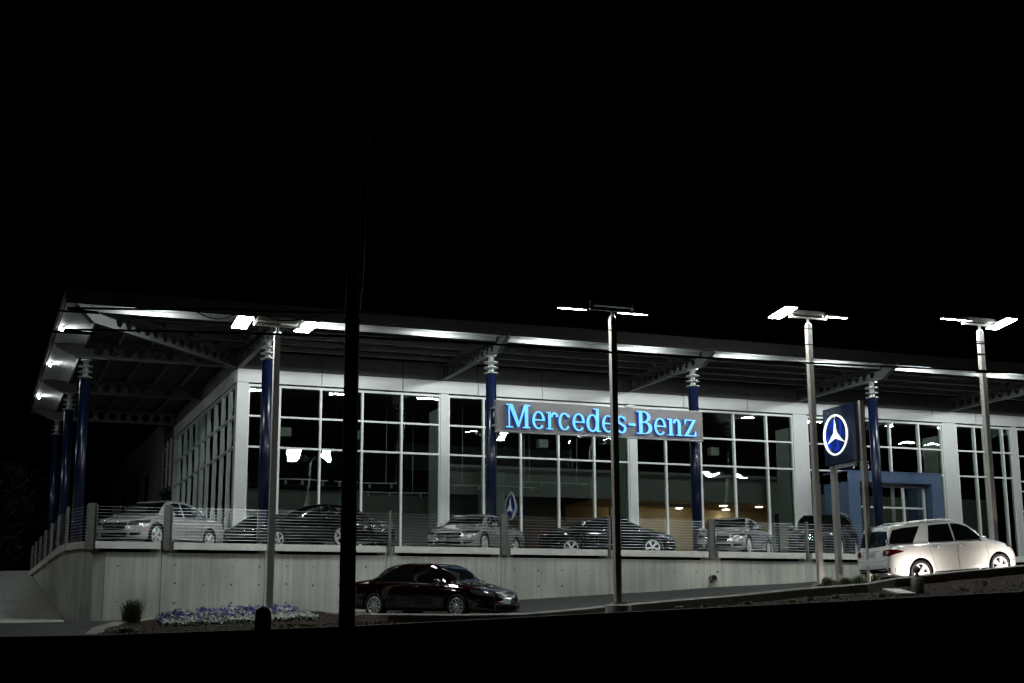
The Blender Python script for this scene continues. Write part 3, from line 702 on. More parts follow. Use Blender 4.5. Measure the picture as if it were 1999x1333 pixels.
# ================================================================== LETTERED SIGN
st = thing('lettered_sign', 'long grey sign panel with glowing blue dealer name letters', 'sign', (16.72, 44.4, 6.6))
MB().box(0, 0, 0, 8.02, .16, 1.06).build('panel', M['signgrey'], st)
MB().box(-.02, -.01, -.02, 8.04, .17, -.001).build('trim', M['alu'], st); MB().box(-.02, -.01, 1.061, 8.04, .17, 1.08).build('trim', M['alu'], st)
for x in (.0, 8.0):
    for z in (.22, .84): MB().box(x-.05, .16, z-.03, x+.12, .42, z+.03).build('bracket', M['galv'], st)
MB().box(4.9, -.06, 1.081, 5.12, .1, 1.14).build('clip', M['alu'], st)
class G:
    def __init__(s): s.mb = MB(); s.k = 0
    def P(s, pts):
        s.k += 1; d = -.13-.0025*s.k
        a = sum(pts[i][0]*pts[(i+1) % len(pts)][1]-pts[(i+1) % len(pts)][0]*pts[i][1] for i in range(len(pts)))
        if a < 0: pts = pts[::-1]
        s.mb.prism(pts, 0, 1, mi=0, mis=1, fn=lambda x, y, z: (x, -.02 if z == 0 else d, y)); return s
    def R(s, x0, y0, x1, y1): return s.P([(x0, y0), (x1, y0), (x1, y1), (x0, y1)])
    def ring(s, cx, cy, rx, ry, tx, ty, a0, a1, n=20):
        """elliptical bowl, stroke tx at the sides and ty at top and bottom, built as quads"""
        s.k += 1; d = -.13-.0025*s.k; mb = s.mb; base = len(mb.v)
        for i in range(n+1):
            t = R_(lerp(a0, a1, i/n)); c, q = math.cos(t), math.sin(t)
            for (x, y) in ((cx+rx*c, cy+ry*q), (cx+(rx-tx)*c, cy+(ry-ty)*q)):
                mb.v += [(x, d, y), (x, -.02, y)]
        for i in range(n):
            b = base+i*4
            mb.f.append([b, b+4, b+6, b+2]); mb.mi.append(0)
            mb.f.append([b, b+1, b+5, b+4]); mb.mi.append(1); mb.f.append([b+2, b+6, b+7, b+3]); mb.mi.append(1)
        for b in (base, base+n*4): mb.f.append([b, b+2, b+3, b+1]); mb.mi.append(1)
        return s
    def put(s, x, z, w, h, w0=1.0):
        me = s.mb.mesh('letter', [M['letter'], M['letterside']])
        for v in me.vertices: v.co.x = v.co.x*w/w0; v.co.z = v.co.z*h
        return obj('letter', me, st, (x, 0, z))
def gl_M():
    g = G(); s = .035
    g.R(0, 0, .30, s*1.6).R(.10, s, .16, .96).R(0, .94, .26, 1).R(.68, 0, 1, s*1.6).R(.77, s, .91, .96).R(.74, .94, 1, 1)
    g.P([(.10, 1), (.27, 1), (.52, .28), (.46, .04)]).P([(.46, .04), (.53, .04), (.84, .96), (.74, 1)]); return g
def gl_e():
    g = G(); g.ring(.5, .5, .5, .515, .21, .09, 12, 322); g.R(.18, .47, .985, .55); g.ring(.5, .5, .5, .515, .21, .09, 0, 14, 4); return g
def gl_c():
    g = G(); g.ring(.52, .5, .52, .515, .23, .09, 42, 325); g.P([(.72, .78), (.98, .72), (.93, .9), (.8, .9)]); return g
def gl_r():
    g = G(); g.R(0, 0, .62, .06).R(.18, .05, .42, 1.0).R(0, .93, .3, 1.0); g.ring(.72, .66, .36, .34, .2, .12, 25, 170); g.P([(.80, .72), (1.04, .74), (1.0, .92), (.84, .9)]); return g
def gl_d():
    g = G(); g.ring(.42, .37, .42, .385, .2, .07, 0, 360, 28); g.R(.66, 0.04, .86, 1.0).R(.48, .95, .75, 1.0).R(.7, 0, 1.0, .05); return g
def gl_s():
    g = G(); g.ring(.47, .74, .42, .275, .24, .09, 25, 235); g.ring(.5, .27, .46, .285, .24, .09, -150, 75); g.P([(.12, .60), (.34, .66), (.86, .44), (.66, .36)]); g.R(.78, .7, .88, .96).R(.04, .02, .13, .3); return g
def gl_B():
    g = G(); g.R(0, 0, .55, .05).R(.16, .04, .38, .96).R(0, .95, .5, 1.0); g.ring(.46, .755, .44, .245, .22, .05, -90, 90); g.ring(.5, .27, .5, .27, .24, .05, -90, 90); g.R(.3, .49, .52, .545); return g
def gl_n():
    g = G(); g.R(0, 0, .44, .06).R(.13, .05, .33, 1.0).R(0, .93, .25, 1.0).R(.56, 0, 1.0, .06).R(.67, .05, .87, .66); g.ring(.6, .66, .27, .35, .2, .12, 0, 165); return g
def gl_z():
    g = G(); g.R(.03, .93, .97, 1.0).P([(.70, .93), (.97, .97), (.33, .06), (.03, .03)]).R(0, 0, 1, .07).P([(.03, .7), (.1, .7), (.24, .94), (.03, .97)]).P([(.9, .32), (.98, .32), (1, .04), (.78, .06)]); return g
zb = .12; cap_, xh = .82, .61
for fn, a, b, h in [(gl_M, 17.02, 17.92, cap_), (gl_e, 17.99, 18.47, xh), (gl_r, 18.51, 18.95, xh), (gl_c, 18.98, 19.42, xh), (gl_e, 19.51, 19.99, xh), (gl_d, 20.04, 20.61, cap_), (gl_e, 20.65, 21.13, xh),
                    (gl_s, 21.2, 21.62, xh), (gl_B, 22.0, 22.62, cap_), (gl_e, 22.7, 23.18, xh), (gl_n, 23.22, 23.85, xh), (gl_z, 23.9, 24.4, xh)]:
    fn().put(a-16.72, zb, b-a, h)
g = G(); g.R(0, 0, 1, 1); g.put(21.68-16.72, .40, .28, .085)

# ================================================================== STAR PYLON SIGN
yt = thing('star_pylon', 'dark blue pylon sign with a lit white three pointed star in a ring', 'sign', (25.1, 36.4, 1.2))
MB().box(.0, -.88, 3.72, .3, .86, 5.5).build('cabinet', M['navy'], yt)
mb = MB()
for k in range(13):
    t = k/12; y = lerp(-.87, .85, t); x = -.01-.06*math.sin(PI*t)
    mb.v += [(x, y, 3.73), (x, y, 5.49)]
for k in range(12): mb.f.append([2*k, 2*k+1, 2*k+3, 2*k+2]); mb.mi.append(0)
mb.build('sign_face', M['navy'], yt, smooth=True)
SC = (0.0, .13, 4.62); RR = .64
mb = MB()
n = 48
for i in range(n):
    t = 2*PI*i/n
    for rr, xx in ((RR, -.085), (RR-.055, -.085), (RR-.055, -.02), (RR, -.02)): mb.v.append((xx, SC[1]+rr*math.cos(t), SC[2]+rr*math.sin(t)))
for i in range(n):
    for q in range(4): mb.f.append([i*4+q, ((i+1) % n)*4+q, ((i+1) % n)*4+(q+1) % 4, i*4+(q+1) % 4]); mb.mi.append(0)
mb.build('star_ring', M['starlit'], yt)
mb = MB(); ci = .13
pts = []
for k in range(6):
    a = PI/2+k*PI/3; r = RR-.05 if k % 2 == 0 else ci
    pts.append((r*math.cos(a), r*math.sin(a)))
v = [(-.12, SC[1], SC[2])]+[(-.07, SC[1]+p[0], SC[2]+p[1]) for p in pts]+[(-.03, SC[1]+p[0], SC[2]+p[1]) for p in pts]
mb.add(v, [(0, 1+k, 1+(k+1) % 6) for k in range(6)]+[(1+k, 7+k, 7+(k+1) % 6, 1+(k+1) % 6) for k in range(6)])
mb.build('star', M['starlit'], yt)
# blue sheen painted as patchy emission round the star, and the lit back
M['glow'] = mat('blue_sheen_glow', (0.0, 0.01, 0.1), 0.3, emit=(0.0, 0.05, 0.75), es=.55)
nt = M['glow'].node_tree; tc = nt.nodes.new('ShaderNodeTexCoord'); nz = nt.nodes.new('ShaderNodeTexNoise'); nz.inputs['Scale'].default_value = 3.2
mpp = nt.nodes.new('ShaderNodeMapping'); mpp.inputs['Scale'].default_value = (1, 2.2, .6); nt.links.new(tc.outputs['Object'], mpp.inputs[0]); nt.links.new(mpp.outputs[0], nz.inputs['Vector'])
mr = nt.nodes.new('ShaderNodeMapRange'); mr.inputs[1].default_value = .45; mr.inputs[2].default_value = .7; mr.inputs[3].default_value = 0; mr.inputs[4].default_value = 1.0
nt.links.new(nz.outputs['Fac'], mr.inputs[0]); nt.links.new(mr.outputs[0], nt.nodes['Principled BSDF'].inputs['Emission Strength'])
MB().lathe([(.001, -.076), (.52, -.076)], (0, SC[1], SC[2]), 40, 'x').build('sheen_disc', M['glow'], yt)
MB().box(.302, .6, 4.2, .36, .85, 5.0).build('rear_glow', M['glow'], yt)
MB().box(.08, .55, 0, .24, .72, 3.719).build('support', M['pole'], yt)
MB().box(.10, -1.0, 0, .24, -.885, 5.55).build('support', M['pole'], yt)
MB().box(.242, -.98, .1, .28, -.89, 5.5).build('support_channel', M['black'], yt)
MB().box(.1, -.6, 3.6, .2, .5, 3.718).build('floodlight_bar', M['galv'], yt)

# ================================================================== LAMP POSTS
def head(t, x, y, z, tilt, yaw, w=.44, d=1.05, roll=0.0):
    h = bpy.data.objects.new('lamp_head', None)
    mb = MB(); mb.box(-w/2, -d/2, 0, w/2, d/2, .045); mb.box(-w/2+.08, -d/2+.2, .045, w/2-.08, d/2-.2, .06)
    for k in range(7): mb.box(-w/2+.03, -d/2+.1+k*.13, .045, w/2-.03, -d/2+.115+k*.13, .07)
    o = mb.build('lamp_head', M['polehead'], t); o.location = (x, y, z); o.rotation_euler = (tilt, roll, yaw)
    bpy.data.objects.remove(h)
    l = MB().box(-w/2+.02, -d/2+.02, -.012, w/2-.02, d/2-.02, -.002).build('lens', M['lens'], o)
    return o
def lamp_post(x, y, z0, zt, lab, heads, base=False, rz=0.0, hy=0.0):
    t = thing('lamp_post', lab, 'lamp post', (x, y, z0), rz, 'parking lot lamp posts')
    H = zt-z0
    MB().box(-.08, -.08, .0, .08, .08, H-.25).build('shaft', M['pole'], t)
    MB().box(-.16, -.16, 0, .16, .16, .05).build('base_plate', M['pole'], t)
    MB().lathe([(.001, H-.25), (.09, H-.25), (.09, H-.2), (.045, H-.18), (.045, H-.03), (.001, H-.03)], (0, 0, 0), 16).build('tenon', M['galv'], t, smooth=True)
    MB().box(-.62, -.05, H-.05, .62, .05, H+.0).build('crossarm', M['pole'], t)
    MB().box(-.55, -.09, H+.07, -.01, .09, H+.19).build('driver_box', M['pole'], t); MB().box(.01, -.09, H+.07, .55, .09, H+.19).build('driver_box', M['pole'], t)
    for s in (-1, 1): MB().box(s*.62-.03, -.06, H-.05, s*.62+.03, .06, H+.2).build('end_plate', M['pole'], t)
    for (sx, tilt, yaw) in heads: head(t, sx*.9, hy, H+.08, tilt, yaw)
    if base:
        MB().lathe([(.001, -.55), (.33, -.55), (.33, .05), (.31, .08), (.001, .08)], (0, 0, -.085), 28).build('footing', M['footing'], t)
    return t
lamp_post(7.55, 37.0, .50, 8.12, 'lamp post standing behind the pansy bed, both heads glaring', [(-1, R_(-6), 0), (1, R_(-4), .1)], hy=.35)
lamp_post(15.68, 32.85, .56, 8.30, 'lamp post on a round footing in front of the lettered sign', [(-1, R_(13.6), 0), (1, R_(13.8), 0)], base=True, hy=.6)
lamp_post(23.95, 36.1, 1.2, 9.4, 'lamp post beside the star pylon in the grassy island', [(-1, R_(-7), 0), (1, R_(14.2), 0)])
lamp_post(29.98, 35.45, 1.6, 9.5, 'lamp post behind the white suv at the right', [(-1, R_(14.6), 0), (1, R_(-7), 0)])
lamp_post(-6.0, 35.5, .0, 7.7, 'lamp post beyond the left edge of the picture, lighting the side ramp', [(1, 0, 0)])
lamp_post(-9.0, 58.0, 1.8, 9.2, 'lamp post far up the side ramp, beyond the left edge of the picture', [(1, R_(-42), R_(90))])
lamp_post(38.0, 35.0, 2.1, 8.0, 'lamp post beyond the right edge, mirrored in the portal bay glass', [(-1, R_(2), 0), (1, R_(0), 0)])
lamp_post(50.7, 35.2, 2.5, 10.2, 'farthest lamp post beyond the right edge of the picture', [(-1, R_(2), 0), (1, R_(0), 0)])

# ================================================================== UTILITY POLE AND WIRES
up = thing('utility_pole', 'black timber utility pole in front of the showroom', 'utility pole', (7.3, 28.0, -1.7))
MB().lathe([(.001, 0), (.17, 0), (.155, 6), (.14, 12.5), (.001, 12.52)], (0, 0, 0), 20).build('shaft', M['wood'], up, smooth=True)
cp = [(.16, -.02, 8.3), (.12, -.14, 8.42), (.17, -.12, 8.8), (.2, -.1, 9.5), (.22, -.08, 10.1), (.26, -.06, 11), (.3, 0, 12.2)]
MB().tube(cp, .018, 6).build('riser_cable', M['cable'], up)
MB().lathe([(.16, 8.0), (.172, 8.0), (.172, 8.08), (.16, 8.08)], (0, 0, 0), 20).build('clamp', M['black'], up)
def wire(pts, r, lab):
    P = [Vector((x, 27.78, z)) for x, z in pts]; out = []
    for i in range(len(P)-1):
        p0 = P[max(0, i-1)]; p1, p2 = P[i], P[i+1]; p3 = P[min(len(P)-1, i+2)]
        for k in range(6):
            t = k/6; out.append(0.5*((2*p1)+(p2-p0)*t+(2*p0-5*p1+4*p2-p3)*t*t+(3*p1-p0-3*p2+p3)*t**3))
    out.append(P[-1]); c = P[0].copy()
    o = MB().tube([p-c for p in out], r, 6).build('overhead_cable', M['wire'], None, smooth=True, loc=c)
    tag(o, lab, 'cable', 'overhead cables')
wire([(-20, 5.7), (0.35, 5.64), (1.52, 5.7), (3.53, 5.81), (7.3, 5.97)], .022, 'lowest overhead cable left of the utility pole')
wire([(7.3, 5.97), (10.44, 6.02), (13.34, 6.03), (18.5, 6.12), (23.58, 6.25), (25, 6.29), (45, 7.4)], .022, 'thick lowest overhead cable right of the utility pole')
wire([(7.3, 6.5), (13.35, 6.54), (18.52, 6.57), (23.62, 6.68), (25, 6.72), (45, 7.6)], .013, 'middle overhead cable right of the utility pole')
wire([(7.3, 6.95), (13, 6.93), (18.54, 6.96), (23.64, 6.99), (25, 6.99), (45, 7.8)], .013, 'highest overhead cable right of the utility pole')
wire([(-20, 6.1), (0.32, 6.06), (1.54, 6.13), (3.01, 6.22), (4.53, 6.34), (5.69, 6.38), (7.3, 6.48)], .022, 'upper overhead cable left of the utility pole, crossing the glaring lamp heads')
wire([(3.5, 6.26), (3.97, 6.25), (4.17, 6.18), (4.43, 6.13), (4.69, 6.2), (4.92, 6.34)], .012, 'slack cable loop left of the glaring lamp heads')
wire([(5.25, 6.38), (5.48, 6.25), (5.8, 6.2), (6.35, 6.3), (6.9, 6.5), (7.3, 6.55)], .012, 'slack cable loop between the glaring lamp heads and the utility pole')

# ================================================================== SMALL THINGS IN THE BED
t = thing('bollard', 'dark domed bollard silhouetted in front of the pansies', 'bollard', (5.9, 29.5, -1.7))
MB().lathe([(.001, 0), (.17, 0), (.17, 1.96), (.155, 2.05), (.11, 2.11), (.05, 2.14), (.001, 2.145)], (0, 0, 0), 24).build('body', M['black'], t, smooth=True)
MB().lathe([(.172, 1.7), (.178, 1.7), (.178, 1.74), (.172, 1.74)], (0, 0, 0), 24).build('band', M['black'], t, smooth=True)
t = thing('garden_spotlight', 'ground spotlight with a ball head on a pale cylinder below the white suv', 'spotlight', (23.95, 31.5, .86))
MB().lathe([(.001, -.05), (.165, -.05), (.165, .33), (.155, .38), (.05, .4), (.001, .4)], (0, 0, 0), 28).build('drum', M['kerb'], t, smooth=True)
MB().lathe([(.05, .39), (.07, .45), (.04, .5), (.04, .53)], (0, 0, 0), 16).build('neck', M['post'], t, smooth=True)
MB().lathe([(.10*math.sin(PI*k/10)+.0005, .61-.10*math.cos(PI*k/10)) for k in range(11)], (0, 0, 0), 20).build('ball_head', M['post'], t, smooth=True)
t = thing('inground_light', 'flat pale in-ground light with a square lens in the mulch', 'ground light', (23.2, 31.3, .86), .2)
t.rotation_euler = (R_(14), 0, .2)
MB().box(-.34, -.28, 0, .34, .28, .04).build('frame', M['cap'], t); MB().box(-.14, -.13, .041, .14, .11, .05).build('lens', mat('frosted_lens', (.8, .8, .78), .4), t)
# fill lights added unseen behind the kerb to brighten the white suv
M['warm'] = mat('warm_fill_emitter', (1, 1, 1), .5, emit=(1.0, .90, .80), es=620)
for (x, lab) in ((26.0, 'small warm fill light added behind the kerb at the rear wheel of the white suv'), (29.3, 'small warm fill light added behind the kerb at the front wheel of the white suv')):
    t = thing('kerb_fill_light', lab, 'fill light', (x, kerb_y(x)+.18, gz(x, kerb_y(x)+.2)), .0, 'added fill lights behind the kerb')
    MB().box(-.13, -.05, .0, .13, .03, .16).build('housing', M['black'], t)
    MB().box(-.11, .032, .03, .11, .038, .14).build('lens', M['warm'], t)

# pansies, mulch chips, tufts
def scatter_flowers():
    spots = []
    for i in range(1700):
        x = random.uniform(4.4, 8.3); y = random.uniform(33.6, 37.3)
        u = (x-4.4)/3.9
        lo = 33.5+1.2*u; hi = min(kerb_y(x)-.22, lo+3.0)
        if not (lo < y < hi) or random.random() < .35: continue
        w = (y-lo)/(hi-lo) if hi > lo else 0
        spots.append((x, y, 'w' if (w < .32 or (.5 < w < .62 and u < .6)) ^ (random.random() < .12) ^ (math.sin(x*5)+math.sin(x*2.3+y*3) > 1.65) else 'v'))
    for kind, mt_, nm, lab, c in (('w', 'pansyw', 'white_pansies', 'band of white pansies along the near side of the bed', 'flowers'), ('v', 'pansyv', 'violet_pansies', 'band of violet pansies behind the white ones', 'flowers')):
        mb = MB()
        for (x, y, k) in spots:
            if k != kind: continue
            z = bed_z(x, y)+random.uniform(.08, .17)
            for q in range(5):
                a = 2*PI*q/5+random.random(); r = random.uniform(.045, .065); c_ = Vector((x+random.uniform(-.01, .01), y, z))
                tl = random.uniform(.1, 1.0)
                d1 = Vector((math.cos(a-.5), math.sin(a-.5)*.6-.3, math.sin(a-.5)*tl))*r; d2 = Vector((math.cos(a+.5), math.sin(a+.5)*.6-.3, math.sin(a+.5)*tl))*r
                mb.add([c_, c_+d1, c_+(d1+d2)*.75, c_+d2], [(0, 1, 2, 3)])
        o = mb.build(nm, M[mt_], None, kind='stuff'); tag(o, lab, c)
    mb = MB()
    for (x, y, k) in spots:
        for q in range(4):
            z = bed_z(x, y); a = random.uniform(0, 2*PI); l = random.uniform(.05, .1)
            p = Vector((x, y, z)); e = p+Vector((math.cos(a)*l, math.sin(a)*l, random.uniform(.04, .12)))
            s = Vector((-math.sin(a), math.cos(a), 0))*.02
            mb.add([p-s, p+s, e], [(0, 1, 2)])
    o = mb.build('pansy_leaves', M['grass'], None, kind='stuff'); tag(o, 'green leaves under the white and violet pansies', 'foliage')
scatter_flowers()
mb = MB()
for i in range(80):
    x = random.uniform(5.5, 9.4); y = random.uniform(30.15, 31.0)
    if abs(x-5.9) < .3 or random.random() < .3*(1-abs(math.sin(x*3))): continue
    z = bed_z(x, y)+random.uniform(.03, .08)
    for q in range(4):
        a = 2*PI*q/4+random.random(); r = .028; c_ = Vector((x, y, z)); d1 = Vector((math.cos(a-.5), -.2, math.sin(a-.5)))*r; d2 = Vector((math.cos(a+.5), -.2, math.sin(a+.5)))*r
        mb.add([c_, c_+d1, c_+(d1+d2)*.7, c_+d2], [(0, 1, 2, 3)])
tag(mb.build('yellow_pansies', M['pansyy'], None, kind='stuff'), 'sparse yellow pansies at the front edge of the bed', 'flowers')
mb = MB()
for i in range(9000):
    x = random.uniform(2.9, 32); y = 30.05+random.random()**1.2*(kerb_y(x)-30.3)
    if x < 9 and random.random() < .3: continue
    z = bed_z(x, y); a = random.uniform(0, 2*PI); l = random.uniform(.012, .035); w = random.uniform(.005, .012); h = random.uniform(.005, .03)
    d = Vector((math.cos(a), math.sin(a), random.uniform(-.4, .4)))*l; s = Vector((-math.sin(a), math.cos(a), random.uniform(-.6, .6)))*w
    p = Vector((x, y, z+h)); mb.add([p-d-s, p+d-s, p+d+s, p-d+s], [(0, 1, 2, 3)])
tag(mb.build('mulch_chips', mat('bark_chip', (.014, .010, .0075), .9, var=.5, vscale=9), None, kind='stuff'), 'loose bark chips over the planting bed', 'mulch')
def tuft(x, y, r, h, n, mt_, name, lab, cat, grp, spread=1.0, z=None):
    mb = MB(); z0 = (bed_z(x, y) if z is None else z)
    for i in range(n):
        a = random.uniform(0, 2*PI); rr = random.random()**.6*r*.5; p = Vector((math.cos(a)*rr, math.sin(a)*rr, 0))
        b = random.uniform(0, 2*PI); lean = random.uniform(.05, .9)*spread*r; hh = h*random.uniform(.55, 1)
        d = Vector((math.cos(b)*lean, math.sin(b)*lean, 0)); s = Vector((-math.sin(b), math.cos(b), 0))*.006
        m_ = p+d*.4+Vector((0, 0, hh*.7)); e = p+d+Vector((0, 0, hh))
        mb.add([p-s, p+s, m_+s, m_-s], [(0, 1, 2, 3)]); mb.add([m_-s, m_+s, e], [(0, 1, 2)])
    o = mb.build(name, mt_, None, loc=(x, y, z0)); tag(o, lab, cat, grp)
tuft(3.75, 34.2, .42, .6, 420, M['grass'], 'ornamental_grass', 'dark green ornamental grass clump on the kerb left of the pansies', 'grass clump', None)
tuft(3.35, 31.4, .3, .12, 200, M['dryplant'], 'low_shrub', 'pale yellow green low shrub at the rounded kerb end', 'shrub', None, 1.5)
for i, x in enumerate((23.2, 23.75, 24.2, 24.75)):
    tuft(x+random.uniform(-.05, .05), 34.55+.1*math.sin(i*2), .26, .36, 220, M['grass'], 'ornamental_grass',
         ['grass clump at the foot of the lamp post beside the star pylon', 'grass clump just right of that island lamp post', 'grass clump at the left leg of the star pylon', 'rightmost grass clump under the star pylon'][i], 'grass clump', 'grass clumps under the star pylon', z=gz(x, 34.5)+.02)
# small island the pylon and its lamp post stand in
mb = MB()
isl = [(22.8, 34.3), (23.3, 33.95), (24.2, 33.85), (25.2, 33.95), (25.75, 34.6), (25.8, 36.6), (25.5, 37.4), (24.9, 37.5), (24.4, 36.6), (23.3, 35.6), (22.85, 35.0)]
mb.prism(isl, -.1, .07, fn=lambda x, y, z: (x, y, gz(x, y)+z)); mb.build('pylon_island', M['kerb'], kind='structure')
mb = MB(); c_ = (24.5, 35.4); mb.prism([(lerp(c_[0], x, .9), lerp(c_[1], y, .9)) for x, y in isl], 0, .085, fn=lambda x, y, z: (x, y, gz(x, y)+z)); mb.build('island_mulch', M['mulch'], kind='structure')
bl = ['on the mulch just right of the round lamp footing', 'second from the round lamp footing', 'third from the round lamp footing', 'fourth from the round lamp footing', 'midway between the lamp footing and the in-ground light', 'a little left of the in-ground light', 'just left of the in-ground light', 'just right of the ball headed spotlight', 'second right of the ball headed spotlight', 'third right of the ball headed spotlight']
for i, x in enumerate((16.6, 17.6, 18.5, 19.6, 20.6, 21.5, 22.4, 25.0, 26.4, 27.6)):
    tuft(x, 31.3+.5*math.sin(i*1.7), .2, .13, 90, M['dryplant'], 'low_shrub', 'small sparse shrub '+bl[i], 'shrub', 'small shrubs along the planting bed', 1.3)

# ================================================================== CARS
def crom(P, n):
    """dense Catmull-Rom through P (list of tuples), n samples per span"""
    out = []
    for i in range(len(P)-1):
        p0 = P[max(0, i-1)]; p1 = P[i]; p2 = P[i+1]; p3 = P[min(len(P)-1, i+2)]
        for k in range(n):
            t = k/n
            out.append(tuple(0.5*(2*b+(c-a)*t+(2*a-5*b+4*c-d)*t*t+(3*b-a-3*c+d)*t**3) for a, b, c, d in zip(p0, p1, p2, p3)))
    out.append(tuple(P[-1])); return out
def smooth_fn(pts):
    """monotone-ish cubic through (x, v)"""
    xs = [p[0] for p in pts]; ys = [p[1] for p in pts]; n = len(xs)
    dl = [(ys[i+1]-ys[i])/(xs[i+1]-xs[i]) for i in range(n-1)]
    mm = [dl[0]]+[0 if dl[i-1]*dl[i] <= 0 else 2*dl[i-1]*dl[i]/(dl[i-1]+dl[i]) for i in range(1, n-1)]+[dl[-1]]
    def f(x):
        if x <= xs[0]: return ys[0]
        if x >= xs[-1]: return ys[-1]
        for i in range(n-1):
            if x <= xs[i+1]: break
        h = xs[i+1]-xs[i]; t = (x-xs[i])/h
        return (2*t**3-3*t*t+1)*ys[i]+(t**3-2*t*t+t)*h*mm[i]+(-2*t**3+3*t*t)*ys[i+1]+(t**3-t*t)*h*mm[i+1]
    return f

RIMS = {}
def rim_mesh(n, r, thick, dbl):
    key = (n, r, thick, dbl)
    if key in RIMS: return RIMS[key]
    mb = MB()
    mb.lathe([(r, -.015), (r+.008, 0), (r, .008), (r-.018, .004), (r-.022, -.03), (r-.022, -.12)], (0, 0, 0), 40, 'y')
    mb.lathe([(.001, .0), (.04, .0), (.055, -.012), (.06, -.05)], (0, 0, 0), 20, 'y')
    for k in range(n):
        for s in ((-1, 1) if dbl else (0,)):
            a = 2*PI*k/n+s*.13; da = .02+thick*.0
            w0 = thick*.8; w1 = thick*1.15
            c, q = math.cos(a), math.sin(a); tx, tz = -q, c
            r0, r1 = .045, r-.012
            v = []
            for rr, w, y in ((r0, w0, -.008), (r1, w1, -.012)):
                for sg in (-1, 1): v.append((c*rr+tx*w*sg, y, q*rr+tz*w*sg))
                for sg in (-1, 1): v.append((c*rr+tx*w*sg*1.1, y-.04, q*rr+tz*w*sg*1.1))
            mb.add(v, [(0, 1, 5, 4), (0, 4, 6, 2), (1, 3, 7, 5), (2, 6, 7, 3)])
    RIMS[key] = mb.mesh('rim', M['rim'], False); return RIMS[key]
TYRES = {}
def tyre_mesh(R, r, w):
    key = (R, r, w)
    if key not in TYRES:
        TYRES[key] = MB().lathe([(r, -.02), (r+.02, 0), (r+.05, .012), (R-.03, .01), (R-.008, -.008), (R, -.03), (R, -w+.03), (R-.01, -w+.008), (r, -w)], (0, 0, 0), 48, 'y').mesh('tyre', M['tyre'], True)
    return TYRES[key]
DISC = {}
def disc_mesh(r):
    if r not in DISC:
        DISC[r] = MB().lathe([(.001, -.09), (r-.02, -.09)], (0, 0, 0), 32, 'y').mesh('brake_disc', M['carblack'])
    return DISC[r]

